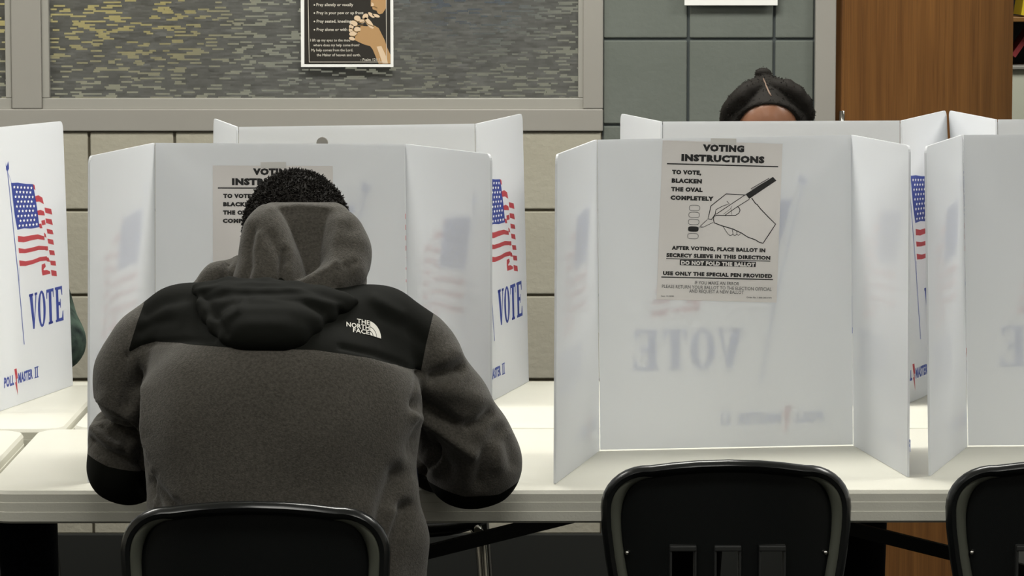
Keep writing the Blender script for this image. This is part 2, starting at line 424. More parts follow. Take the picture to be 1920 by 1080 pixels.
def film():
    """privacy film: rows of short random dashes, part printed and part clear"""
    m = bpy.data.materials.new('patterned_privacy_film'); m.use_nodes = True; nt = m.node_tree; N = nt.nodes; L = nt.links
    b = N['Principled BSDF']; out = N['Material Output']
    tc = N.new('ShaderNodeTexCoord'); sx = N.new('ShaderNodeSeparateXYZ'); L.new(tc.outputs['Object'], sx.inputs[0])
    def math_(op, a, b_=None):
        n = N.new('ShaderNodeMath'); n.operation = op
        for i, v in enumerate((a, b_)):
            if v is None: continue
            if isinstance(v, (int, float)): n.inputs[i].default_value = v
            else: L.new(v, n.inputs[i])
        return n.outputs[0]
    def layer(rowh, dash, seed):
        row = math_('FLOOR', math_('DIVIDE', math_('ADD', sx.outputs[2], seed), rowh))
        w1 = N.new('ShaderNodeTexWhiteNoise'); w1.noise_dimensions = '1D'; L.new(row, w1.inputs['W'])
        cell = math_('FLOOR', math_('ADD', math_('DIVIDE', sx.outputs[0], dash), math_('MULTIPLY', w1.outputs['Value'], 37.0)))
        cb = N.new('ShaderNodeCombineXYZ'); L.new(cell, cb.inputs[0]); L.new(row, cb.inputs[1]); cb.inputs[2].default_value = seed * 10
        w2 = N.new('ShaderNodeTexWhiteNoise'); w2.noise_dimensions = '3D'; L.new(cb.outputs[0], w2.inputs['Vector'])
        return w2.outputs['Value']
    a = layer(.0041, .027, 3.1); c_ = layer(.0041, .016, 7.7); d_ = layer(.0123, .055, 5.3)
    r = N.new('ShaderNodeValToRGB'); e = r.color_ramp.elements
    e[0].position = .0; e[0].color = (.060, .060, .054, 1); e[1].position = 1.0; e[1].color = (.185, .185, .172, 1)
    x = r.color_ramp.elements.new(.6); x.color = (.115, .116, .108, 1)
    mixv = math_('ADD', math_('ADD', math_('MULTIPLY', a, .40), math_('MULTIPLY', c_, .35)), math_('MULTIPLY', d_, .25))
    L.new(mixv, r.inputs['Fac']); L.new(r.outputs[0], b.inputs['Base Color']); b.inputs['Roughness'].default_value = .35
    clear = math_('MAXIMUM', math_('GREATER_THAN', a, .80), math_('GREATER_THAN', c_, .93))
    tp = N.new('ShaderNodeBsdfRefraction'); tp.inputs['IOR'].default_value = 1.3; tp.inputs['Roughness'].default_value = .40; ms = N.new('ShaderNodeMixShader')
    fac = N.new('ShaderNodeMapRange'); L.new(clear, fac.inputs['Value']); fac.inputs['To Min'].default_value = .13; fac.inputs['To Max'].default_value = .88
    L.new(fac.outputs[0], ms.inputs[0]); L.new(b.outputs[0], ms.inputs[1]); L.new(tp.outputs[0], ms.inputs[2]); L.new(ms.outputs[0], out.inputs[0])
    return m
M_film = film()

# ------------------------------------------------------------------ setting
WY = 8.46                                      # room face of the back wall
def struct(name, mb, m, parent=None, **k):
    o = mb.build(name, m, parent, **k)
    if parent is None: tag(o, kind='structure')
    return o
struct('floor', MB().box((-5, -2.5, -.1), (5, 11, 0)), M_floor)
struct('ceiling', MB().box((-5, -2.5, 3.0), (5, 11, 3.1)), M_ceil)
struct('wall_left', MB().box((-5.1, -2.5, 0), (-5, 11, 3)), M_wallpaint)
struct('wall_right', MB().box((5, -2.5, 0), (5.1, 11, 3)), M_wallpaint)
struct('wall_front', MB().box((-5, -2.6, 0), (5, -2.5, 3)), M_wallpaint)
NX0, NX1, NZ0, NZ1, CY = 1.28, 2.5, 1.3105, 2.1, 10.2       # built-in shelf niche in the far corridor wall
struct('wall_corridor', MB().box((-5, CY, 0), (NX0, CY + .1, 3)).box((NX1, CY, 0), (5, CY + .1, 3)).box((NX0, CY, 0), (NX1, CY + .1, NZ0)).box((NX0, CY, NZ1), (NX1, CY + .1, 3)), M_corr)

PITCHB = .2036; GX, GZ = .4185, 1.0325         # block grid: a vertical joint, a bed joint
WIN_L, WIN_R, WIN_B, WIN_T = -4.0, .2165, 1.2212, 2.35
DOOR_L, DOOR_R, DOOR_T = .7185, 1.74, 2.2
SPLIT_X = GX - PITCHB                          # cream / blue-grey boundary
# mortar backing of the wall = the wall itself
wb = MB()
wb.box((-5, WY + .006, 0), (SPLIT_X, WY + .14, WIN_B)); wb.box((-5, WY + .006, WIN_T), (SPLIT_X, WY + .14, 3))
wb.box((-5, WY + .006, WIN_B), (WIN_L, WY + .14, WIN_T))
wall_c = struct('wall_back', wb, M_mortar_c)
wb = MB()
wb.box((SPLIT_X, WY + .006, 0), (DOOR_L, WY + .14, 3)); wb.box((DOOR_L, WY + .006, DOOR_T), (DOOR_R, WY + .14, 3)); wb.box((DOOR_R, WY + .006, 0), (5, WY + .14, 3))
wall_b = struct('wall_back_blue', wb, M_mortar_b)
BLK = {}
def block(x0, x1, z0, z1, m, parent):
    g = .0062
    if x1 - x0 < .02 or z1 - z0 < .02: return
    w_, h_ = round(x1 - x0 - g, 4), round(z1 - z0 - g, 4); key = (w_, h_, m.name)
    if key not in BLK:
        o = MB().box((-w_/2, 0, -h_/2), (w_/2, .012, h_/2), .0028).build('block', m, None, local=True); COL.objects.unlink(o)
        BLK[key] = o.data; bpy.data.objects.remove(o)
    o = bpy.data.objects.new('block', BLK[key]); COL.objects.link(o); o.parent = parent
    o.location = ((x0+x1)/2 , WY + .0005 * random.random(), (z0+z1)/2)
rows = [GZ + k * PITCHB for k in range(-5, 7)]
cols = [GX + k * PITCHB for k in range(-14, 3)]
for z0 in rows:
    z1 = z0 + PITCHB; 
    for x0 in cols:
        x1 = x0 + PITCHB
        if x1 <= SPLIT_X + .01:
            block(x0, x1, max(z0, .25), min(z1, WIN_B), M_cream, wall_c)
        elif x0 < DOOR_L:
            block(x0, min(x1, DOOR_L), max(z0, .25), min(z1, 2.3), M_bluegrey, wall_b)
struct('baseboard_back', MB().box((-5, WY - .012, 0), (DOOR_L, WY + .006, .2535), .003), M_base)

# interior window with painted metal frame
def frame_box(x0, x1, z0, z1, out=.007): return MB().box((x0, WY - out, z0), (x1, WY + .13, z1), .003)
X = lambda px: at(px, 120, WY).x
Zp = lambda py: at(960, py, WY).z
wf = empty('window_1', (0, WY, WIN_B)); tag(wf, kind='structure')
G_B = Zp(184)                                  # glass bottom
frame_box(WIN_L, WIN_R, WIN_B, Zp(204)).build('bottom_rail', M_frame, wf)
frame_box(X(1093), WIN_R, Zp(204), WIN_T).build('jamb', M_frame, wf)
frame_box(X(22), X(78), Zp(204), WIN_T).build('mullion', M_frame, wf)
frame_box(WIN_L, WIN_L + .06, Zp(204), WIN_T).build('jamb', M_frame, wf)
frame_box(WIN_L, WIN_R, WIN_T - .06, WIN_T + .001, .008).build('head_rail', M_frame, wf)
def stop(x0, x1, z0, z1, o=.001): MB().box((x0, WY - o, z0), (x1, WY + .05, z1), .002).build('glazing_stop', M_frame2, wf)
stop(X(78), X(1094), Zp(205), G_B); stop(X(78), X(92), G_B, WIN_T - .06); stop(X(1084), X(1094), G_B, WIN_T - .06)
stop(WIN_L + .06, X(22), Zp(205), G_B); stop(X(10), X(22), G_B, WIN_T - .06)
for a, b in ((X(91), X(1085)), (WIN_L + .05, X(11))):
    MB().box((a, WY + .018, G_B - .004), (b, WY + .022, WIN_T - .05)).build('pane', M_film, wf)

# door frame and the door standing open into the corridor
tf = MB(); tf.box((DOOR_L, WY - .018, 0), (X(1566), WY + .15, DOOR_T), .003); tf.box((X(1566), WY - .018, DOOR_T - .05), (DOOR_R, WY + .15, DOOR_T), .003)
tf.box((DOOR_R - .05, WY - .018, 0), (DOOR_R, WY + .15, DOOR_T - .05), .003)
struct('trim_1', tf, M_frame)
hx, hy = X(1569) + .004, WY + .115
ang = math.atan2(9.22 - hy, 1.277 - hx)
dr = empty('door_1', (hx, hy, 0), ang); tag(dr, kind='structure')
MB().box((0, -.022, .01), (.818, .022, 2.13), .002).build('door_leaf', M_wood, dr, local=True)
hb = MB().tube([(.76, -.02, 1.0), (.76, -.075, 1.0)], .012, 12); hb.tube([(.76, -.07, 1.0), (.65, -.07, 1.0)], .009, 12)
hb.build('door_handle', M_chrome, dr, smooth=True, local=True)
for z in (.3, 1.215, 1.95):
    MB().tube([(-.004, -.026, z - .05), (-.004, -.026, z + .05)], .007, 10).build('hinge', M_chrome, dr, smooth=True, local=True)

# ------------------------------------------------------------------ corridor things seen past the door and through the film
bc = empty('display_shelf', (1.9, CY + .15, NZ0)); tag(bc, 'black built in wall shelf with an oak board seen past the open door', 'shelf')
zs = at(1900, 37, CY).z
MB().box((NX0, CY + .28, NZ0), (NX1, CY + .30, NZ1)).build('back_panel', M_black2, bc)
MB().box((NX0, CY - .012, NZ0 - .004), (NX1, CY + .28, NZ0 + .006), .002).build('bottom_board', M_frame2, bc)
MB().box((NX0 + .02, CY + .03, zs - .007), (NX1 - .02, CY + .28, zs + .007), .002).build('shelf_board', M_oakshelf, bc)
for x in (NX0, NX1 - .02): MB().box((x, CY + .001, NZ0 + .006), (x + .02, CY + .28, NZ1)).build('side_board', M_black2, bc)
def folder(name, a, b, w_, t_, m, label, cat):
    o = MB().bar(a, b, w_, t_).build(name, m); tag(o, label, cat); return o
folder('yellow_folder', at(1915, 28, CY + .12), at(1931, -80, CY + .12), .024, .16, M_yellow, 'yellow folder leaning on the black shelf beyond the door', 'folder')
folder('red_folder', at(1895, 104, CY + .14), at(1929, 55, CY + .14), .014, .12, M_redp, 'dark red folder leaning below the oak shelf beyond the door', 'folder')
def wallcard(name, x0, x1, z0, z1, m, label, cat):
    o = MB().box((x0, 10.17, z0), (x1, 10.192, z1), .004).build(name, m); tag(o, label, cat); return o
s10 = lambda px: at(px, 100, 10.17).x
z10 = lambda py: at(960, py, 10.17).z
wallcard('tint_panel', s10(-420), s10(395), z10(98), 2.2, M_mustard, 'added mustard yellow panel that tints the left of the patterned window', 'tint_panel')  # stand-in panel, added for the yellow tint behind the film
wallcard('notice', s10(800), s10(835), z10(103), z10(70), M_redp, 'small red notice blurred behind the window right of the poster', 'notice')
wallcard('notice', s10(556), s10(608), z10(176), z10(138), M_bluep, 'blue notice blurred behind the window just below the prayer poster', 'notice')
wallcard('noticeboard', s10(745), s10(1000), z10(60), 1.95, mat('blue_board', (.20, .26, .36), .8), 'pale blue noticeboard blurred behind the window at upper right', 'noticeboard')

# paper sign on the blue-grey wall
sg = empty('paper_sign', (at(1369, 10, WY).x, WY, 1.52)); tag(sg, 'white paper sign standing off the blue grey block wall, lower edge showing', 'sign')
MB().box((X(1282), WY - .022, at(960, 10, WY).z), (X(1456), WY - .018, 1.80), .001).build('sheet', M_paper, sg)
MB().box((X(1282) + .03, WY - .018, 1.55), (X(1456) - .03, WY + .0, 1.75), .002).build('backing', M_frame, sg)

# prayer poster stuck on the glass
PY = WY - .0055
def pmap(off): return lambda x, y: at(x, y, PY - off)
def pc(pts): return [(540 + x / 8, y / 8) for x, y in pts]
po = empty('prayer_poster', tuple(at(650, 60, PY))); tag(po, 'black poster with folded hands and prayer lines taped to the patterned window', 'poster')
MB().box((at(564, 60, PY).x, PY, at(650, 126, PY).z), (at(737.4, 60, PY).x, WY + .018, at(650, -100, PY).z), .0006).build('white_mount', M_paper, po)
Art().poly([(570.3, -92), (731.5, -92), (732.2, 120), (570.8, 120)]).build('picture', M_poster, pmap(.0006), po)
a = Art(); a.poly(pc([(1240,20),(1250,-40),(1262,-300),(1470,-300),(1470,120),(1420,200),(1370,215),(1340,190),(1330,160),(1270,140),(1265,105),(1240,95),(1240,60)]))
a.poly(pc([(1090,390),(1180,395),(1300,385),(1360,420),(1400,500),(1450,600),(1490,720),(1535,820),(1535,955),(1360,955),(1320,860),(1270,740),(1230,690),(1150,670),(1060,630),(1000,600),(1010,540),(1050,480)]))
a.build('praying_figure', M_pskin, pmap(.0009), po)
a = Art()
for cx, cy, rx, ry, t in ((1040,275,50,42,.3),(1110,320,40,30,.2),(1215,345,105,38,.9),(1160,250,40,50,.6),(985,350,60,40,.3),(950,400,36,36,0),(1040,440,50,38,.1),(940,450,30,32,0),(975,505,58,38,-.15),(960,580,45,26,.3),(1250,225,60,25,.7),(1320,235,60,22,.3)):
    pts = [(cx + rx*math.cos(q)*math.cos(t) - ry*math.sin(q)*math.sin(t), cy + rx*math.cos(q)*math.sin(t) + ry*math.sin(q)*math.cos(t)) for q in np.linspace(0, 2*math.pi, 16, endpoint=False)]
    a.poly(pc(pts))
a.poly(pc([(1255,30),(1290,60),(1280,95),(1245,95)])); a.poly(pc([(1330,700),(1400,690),(1480,860),(1500,955),(1420,955)]))
tag(a.build('fingers', M_pskin2, pmap(.0012), po), kind='stuff')
a = Art()
for q in ([(1000,300),(1080,340),(1140,330)],[(955,425),(1010,480),(1080,470)],[(940,540),(1000,545),(1040,510)],[(1130,270),(1190,360),(1290,400)],[(1240,95),(1300,100),(1340,120)],[(1010,395),(1080,380),(1130,375)]): a.line(pc(q), 1.6)
tag(a.build('finger_shadows', M_pskin3, pmap(.0014), po), kind='stuff')
a = Art()
a.line(pc([(292,-600),(318,930),(1480,930),(1468,-600)]), 1.2)
for s_, x0, x1, yb in (('Pray silently or vocally', 427, 978, 92), ('Pray in your pew or up front', 430, 1132, 214), ('Pray seated, kneeling', 430, 945, 340), ('Pray alone or with', 430, 888, 464)):
    a.text(s_, 540 + x0/8, 540 + x1/8, yb/8, 5.6, .016); a.poly(a.oval(540 + 396/8, (yb - 18)/8, 1.5, 1.5, 8))
for s_, x0, x1, yb in (('I lift up my eyes to the mou', 335, 930, 622), ('where does my help come from?', 380, 1070, 696), ('My help comes from the Lord,', 350, 975, 770), ('the Maker of heaven and earth.', 430, 1090, 844), ('- Psalm 121:1', 1085, 1372, 914)):
    a.text(s_, 540 + x0/8, 540 + x1/8, yb/8, 4.9, .008)
tag(a.build('lettering', M_ptext, pmap(.0017), po), kind='stuff')

# ------------------------------------------------------------------ folding tables
TZ = .74
def table(name, x0, x1, y0, y1, rz, label, legs=True):
    cx, cy = (x0+x1)/2, (y0+y1)/2; hw, hd = (x1-x0)/2, (y1-y0)/2
    t = empty(name, (cx, cy, 0), rz); tag(t, label, 'table', 'white folding tables')
    prof = [(-.10, TZ), (-.012, TZ), (-.004, TZ - .002), (0, TZ - .008), (0, TZ - .0215), (.0012, TZ - .0225), (.0012, TZ - .0375), (.0026, TZ - .0385), (.0026, TZ - .054), (-.002, TZ - .058), (-.012, TZ - .058)]
    R = .05; V = []; F = []; n = 0
    def ring(off, z):
        pts = []
        for qx, qy, a0 in ((1,1,0),(-1,1,90),(-1,-1,180),(1,-1,270)):
            for k in range(7):
                a = math.radians(a0 + 90*k/6); r = R + max(off, -R + .002)
                e = min(off + R, 0) if off < -R else 0
                pts.append((qx*(hw - R) + r*math.cos(a) + (qx*e), qy*(hd - R) + r*math.sin(a) + (qy*e), z))
        return pts
    for off, z in prof:
        V += ring(off, z)
    m_ = 28
    for i in range(len(prof)-1):
        for k in range(m_): F.append((i*m_+k, i*m_+(k+1) % m_, (i+1)*m_+(k+1) % m_, (i+1)*m_+k)[::-1])
    F.append(tuple(range(m_))); F.append(tuple(range((len(prof)-1)*m_, len(prof)*m_))[::-1])
    o = make('tabletop', V, F, M_table, t, local=True); autosmooth(o, 30)
    for sx in (-1, 1):
        lx = sx * (hw - .34)
        for sy in (-1, 1):
            MB().tube(smooth_path([(lx, sy*.20, .682), (lx, sy*.235, .67), (lx, sy*.25, .62), (lx, sy*.27, .015)], 4), .0135, 10).build('leg', M_tabledark, t, smooth=True, local=True)
        MB().tube([(lx, -.262, .46), (lx, .262, .46)], .011, 10).build('leg_stretcher', M_tabledark, t, smooth=True, local=True)
        MB().bar((sx*.06, -.02, .672), (lx, -.02, .466), .024, .02).build('brace', M_tabledark, t, local=True)
    return t
table('folding_table', -.905, 1.535, 6.005 - .002, 6.772, .006, 'long white folding table in front, holding the two booths nearest the man')
table('folding_table', -.848, 1.592, 6.786, 7.51, .0, 'white folding table behind the front one, in the middle of the back row')
table('folding_table', -3.38, -.926, 5.985, 6.742, .008, 'empty front white folding table at the left edge')
table('folding_table', -3.30, -.862, 6.768, 7.505, .0, 'rear white folding table at far left under the flag printed booth')

# ------------------------------------------------------------------ voting booths
def lerp(a, b, t): return a + (b - a) * t
def bil(c4, u, v):                             # c4 = (top0, top1, bottom0, bottom1)
    return lerp(lerp(c4[0], c4[1], u), lerp(c4[2], c4[3], u), v)
def sheet(c4, th, r0, r1, parent, name, outward, gap=(0, 0), lift=0.0, bow=0.0):
    """corrugated sheet with rounded upper corners (radius r0 at u=0, r1 at u=1)"""
    Wd = (c4[1] - c4[0]).length; Hh = (c4[2] - c4[0]).length
    u0, u1 = gap[0] / Wd, 1 - gap[1] / Wd; vb = 1 - lift / Hh; R = max(r0, r1)
    vs = [R / Hh * (1 - math.cos(math.radians(a))) for a in (0, 18, 36, 54, 72, 90)] if R > 0 else [0.0]
    vs += [lerp(vs[-1], vb, k / 10) for k in range(1, 11)]
    nrm = (c4[1] - c4[0]).cross(c4[2] - c4[0]).normalized()
    if nrm.dot(outward) < 0: nrm = -nrm
    V = []; nu = 9; nr = len(vs); F = []
    for s_ in (-1, 1):
        for v in vs:
            d = R - v * Hh; cut = R - math.sqrt(max(R * R - d * d, 0)) if d > 0 else 0
            a, b = u0 + (cut / Wd if r0 > 0 else 0), u1 - (cut / Wd if r1 > 0 else 0)
            for k in range(nu): V.append(bil(c4, lerp(a, b, k / (nu - 1)), v) + nrm * (s_ * th / 2))
    n = nu * nr
    for i in range(nr - 1):
        for k in range(nu - 1):
            q = (i*nu+k, i*nu+k+1, (i+1)*nu+k+1, (i+1)*nu+k); F.append(q); F.append(tuple(j + n for j in q[::-1]))
    loop = list(range(nu)) + [i*nu+nu-1 for i in range(1, nr)] + [(nr-1)*nu+k for k in range(nu-2, -1, -1)] + [i*nu for i in range(nr-2, 0, -1)]
    F += [(loop[i], loop[(i+1) % len(loop)], loop[(i+1) % len(loop)] + n, loop[i] + n) for i in range(len(loop))]
    o = make(name, V, F, M_booth, parent)
    bm = bmesh.new(); bm.from_mesh(o.data); bmesh.ops.recalc_face_normals(bm, faces=bm.faces); bm.to_mesh(o.data); bm.free()
    return o, nrm
# printed flag design: x in metres left of the right end of VOTE (x<0), y = fraction of the panel height
def crop(pts):                                 # wing print read off the photograph and laid flat
    out = []
    for X_, Y_ in pts:
        x = X_ / 2.25; y = 280 + Y_ / 2.25
        e = 116 + (y - 228) * .0384; top = 238 - .085 * x; bot = 776 - .39 * x
        out.append(((-(e - x) * .0032) + .041, (y - top) / (bot - top)))
    return out
A_blue, A_red, A_wht, A_pole, A_vote, A_mark, A_bolt = Art(), Art(), Art(), Art(), Art(), Art(), Art()
A_blue.poly(crop([(30,145),(60,144),(95,150),(126,151),(133,185),(145,250),(157,333),(120,340),(90,338),(62,345),(50,290),(40,220)]))
for q in ([(124,150),(133,155),(137,176),(130,172)], [(134,203),(150,198),(168,208),(175,236),(155,225),(138,226)], [(178,250),(208,256),(213,280),(182,272)], [(144,264),(160,260),(176,266),(180,284),(150,282)],
          [(183,296),(210,300),(216,324),(186,316)], [(164,306),(180,302),(184,322),(168,326)], [(188,340),(214,345),(219,364),(192,360)], [(152,320),(164,318),(170,338),(158,338)],
          [(192,382),(217,386),(221,408),(196,402)], [(176,356),(184,362),(188,378),(179,374)], [(199,430),(222,432),(226,452),(203,450)], [(180,414),(194,414),(196,432),(184,432)],
          [(204,474),(228,476),(231,496),(208,494)], [(186,460),(198,462),(204,480),(190,478)], [(208,514),(232,518),(235,541),(212,538)], [(168,518),(190,514),(205,520),(206,530),(190,534),(172,538)], [(168,492),(182,486),(186,500),(176,512),(178,520),(168,516)],
          [(64,370),(90,374),(120,368),(150,364),(178,372),(180,388),(150,384),(120,390),(90,398),(66,396)], [(68,422),(95,426),(125,420),(155,412),(184,414),(186,430),(155,430),(125,438),(95,444),(71,444)], [(72,474),(100,478),(130,472),(160,460),(190,456),(192,474),(160,478),(130,490),(100,498),(75,498)]):
    A_red.poly(crop(q))
def star(cx, cy, r):
    return [(cx + r*(1 if i % 2 == 0 else .42)*math.sin(i*math.pi/5)*.9, cy - r*(1 if i % 2 == 0 else .42)*math.cos(i*math.pi/5)*1.25) for i in range(10)]
for rw in range(9):
    nst = 6 if rw % 2 == 0 else 5
    for k in range(nst):
        t = (k + (.6 if nst == 6 else 1.1)) / 6.2; v = (rw + .7) / 9.4
        L_ = (33 + v*30, 148 + v*195); R_ = (125 + v*30, 154 + v*180)
        A_wht.poly(crop(star(lerp(L_[0], R_[0], t), lerp(L_[1], R_[1], t), 6.2)))
A_pole.line(crop([(14,95),(40,300),(72,560),(100,830)]), .0036)
A_pole.line(crop([(18,105),(34,150)]), .0012); A_pole.line(crop([(72,505),(74,560)]), .0012)
A_pole.poly(crop([(5,60),(9,75),(12,66),(16,52),(19,70),(20,85),(14,97),(8,88)]))
def slab_vote():
    A = A_vote
    def P(x, y): return (-.204 + x * .204, .745 - y * .13)   # x 0..1 over the word, y 0..1 up
    def pl(*q): A.poly([P(*p) for p in q])
    w_ = .225
    # V
    pl((.0,1),(.09,1),(.135,.28),(.115,0),(.095,0)); pl((.115,0),(.135,.28),(.185,1),(.215,1),(.135,0)); pl((-.01,1),(.115,1),(.115,.93),(-.01,.93)); pl((.155,1),(.235,1),(.235,.93),(.155,.93))
    # O
    n = 20; cx, cy = .36, .5
    for i in range(n):
        a0, a1 = 2*math.pi*i/n, 2*math.pi*(i+1)/n
        pl((cx+.115*math.cos(a0), cy+.52*math.sin(a0)), (cx+.115*math.cos(a1), cy+.52*math.sin(a1)), (cx+.045*math.cos(a1), cy+.44*math.sin(a1)), (cx+.045*math.cos(a0), cy+.44*math.sin(a0)))
    # T
    pl((.575,0),(.655,0),(.655,1),(.575,1)); pl((.505,1),(.575,1),(.575,.91),(.535,.91),(.525,.74),(.505,.74)); pl((.655,1),(.725,1),(.725,.74),(.705,.74),(.695,.91),(.655,.91)); pl((.55,0),(.68,0),(.68,.07),(.55,.07))
    # E
    pl((.79,0),(.865,0),(.865,1),(.79,1)); pl((.765,1),(.79,1),(.79,.93),(.765,.93)); pl((.765,0),(.79,0),(.79,.07),(.765,.07))
    pl((.865,1),(.985,1),(.985,.74),(.965,.74),(.945,.91),(.865,.91)); pl((.865,0),(1,0),(1,.28),(.98,.28),(.955,.09),(.865,.09)); pl((.865,.56),(.905,.56),(.915,.64),(.93,.64),(.93,.38),(.915,.38),(.905,.46),(.865,.46))
slab_vote()
A_mark.text('POLL', -.357, -.301, .924, .037, .05); A_mark.text('MASTER', -.277, -.194, .924, .037, .05)
for xx in (-.180, -.169): A_mark.poly([(xx, .887), (xx + .005, .887), (xx + .005, .924), (xx, .924)])
A_mark.poly([(-.184, .885), (-.160, .885), (-.160, .889), (-.184, .889)]); A_mark.poly([(-.184, .922), (-.160, .922), (-.160, .926), (-.184, .926)])
A_bolt.poly([(-.299, .868), (-.286, .868), (-.280, .905), (-.286, .905), (-.281, .966), (-.296, .916), (-.290, .916)])
def print_on(c4, nrm, edge_u1, shift, parent):
    """lay the flag design on the outside face; right end of VOTE is `shift` metres from the u=1 edge"""
    Wd = (c4[1] - c4[0]).length
    def fn(off):
        def g(x, y):
            u = 1 - (shift - x) / Wd
            if not edge_u1: u = 1 - u
            return bil(c4, u, y) + nrm * (.0020 + off)
        return g
    for A, nm, m, of in ((A_blue, 'flag_canton', M_blue, .0003), (A_red, 'flag_stripes', M_red, .0003), (A_wht, 'flag_stars', M_white, .0006), (A_pole, 'flag_pole', M_blue, .0004),
                         (A_vote, 'vote_lettering', M_blue, .0003), (A_mark, 'maker_lettering', M_blue, .0003), (A_bolt, 'lightning_mark', M_red, .0005)):
        o = A.build(nm, m, fn(of), parent)
        if A not in (A_blue, A_bolt): tag(o, kind='stuff')

def booth(label, hl, hr, el, er, front, knob=False, prints=(1, 1, 1), shift=.043):
    """hl,hr hinge lines, el,er free edges: each (top, bottom) world points; front: opens towards the camera"""
    ctr = (hl[1] + hr[1]) / 2
    b = empty('voting_booth', (ctr.x, ctr.y, TZ)); tag(b, label, 'voting booth', 'white table top voting booths')
    out = Vector((0, 1 if front else -1, 0))
    c4 = (hl[0], hr[0], hl[1], hr[1])
    o, n = sheet(c4, .004, 0, 0, b, 'back_panel', out, gap=(.0034, .0034), lift=.0018)
    # seen from outside: a front booth's outside faces +Y so its right-hand side (from outside) is the hl side
    if prints[1]: print_on(c4, n, not front, .067, o)
    for k, (h, e, sgn) in enumerate(((hl, el, -1), (hr, er, 1))):
        c4 = (h[0], e[0], h[1], e[1])
        o, n = sheet(c4, .004, 0, .016, b, 'wing', Vector((sgn, 0, 0)))
        # right edge of the wing as read from outside
        if (sgn > 0) == (not front): edge1 = True     # free edge is on the reader's right
        else: edge1 = False
        if prints[0 if k == 0 else 2]: print_on(c4, n, edge1, shift, o)
        # living hinge strip
        MB().tube([lerp(h[0], h[1], .01), lerp(h[0], h[1], .62)], .0026, 6).build('hinge_fold', M_booth, b)
    if knob:
        p = at(604, 268, ctr.y - .012)
        MB().tube([p, p + Vector((0, .012, 0))], .0115, 16).build('grey_disc', mat('grey_disc', (.25, .24, .22), .5), b)
    return b
def line(tp, bx, by, yb, lean=0.0):
    """vertical edge: bottom at world (bx,by) on the table, top at pixel tp"""
    t = at(tp[0], tp[1], by + lean); return (t, Vector((bx, by, TZ + .0008)))
def gx(px, Y): return at(px, -107 + FPX / Y * .927, Y).x
B1 = booth('white front row voting booth the man in the grey fleece sits at',
      line((288, 268), gx(288, 6.47), 6.47, 0, .05), line((762, 270), gx(768, 6.47), 6.47, 0, .05),
      line((167, 293), gx(166, 6.075), 6.075, 0, .03), line((921, 289), gx(921, 6.075), 6.075, 0, .03), True)
B2 = booth('empty white front row booth with the full voting instructions sheet on show',
      line((1117, 262), .1583, 6.459, 0, .05), line((1598, 253), .6341, 6.5286, 0, .06), line((1043, 290), .0734, 6.061, 0, .03), line((1706, 273), .6906, 6.139, 0, .06), True)
B3 = booth('white front row booth cut off by the right edge of the picture',
      line((1803, 253), .8397, 6.5146, 0, .06), line((2290, 250), 1.315, 6.545, 0, .06), line((1735, 275), .7292, 6.1513, 0, .04), line((2385, 272), 1.40, 6.16, 0, .04), True)
B4 = booth('white back row booth behind the man, its flag wing showing right of his booth',
      line((445, 238), gx(440, 7.08), 7.08, 0, .05), line((893, 232), gx(903, 7.09), 7.09, 0, .05), line((402, 222), gx(398, 7.47), 7.47, 0, .02), line((978, 213), .034, 7.497, 0, .02), False, knob=True)
B5 = booth('white back row booth hiding the face of the person with twisted hair',
      line((1240, 228), gx(1236, 7.09), 7.09, 0, .05), line((1690, 226), .783, 7.095, 0, .05), line((1165, 213), gx(1160, 7.48), 7.48, 0, .02), line((1773, 207), .945, 7.492, 0, .02), False, shift=.024)
B6 = booth('white back row booth whose top shows at the right edge before the door',
      line((1868, 224), gx(1872, 7.10), 7.10, 0, .05), line((2318, 222), gx(2322, 7.10), 7.10, 0, .05), line((1780, 207), gx(1813, 7.49), 7.49, 0, .02), line((2400, 207), gx(2405, 7.49), 7.49, 0, .02), False)
B7 = booth('white back row booth at the left edge, large flag and VOTE on its wing',
      line((-480, 242), -1.50, 6.99, 0, .02), line((-16, 240), -1.026, 6.985, 0, .02), line((-560, 228), -1.60, 7.40, 0, .02), line((116, 227), -.9257, 7.43, 0, .02), False)

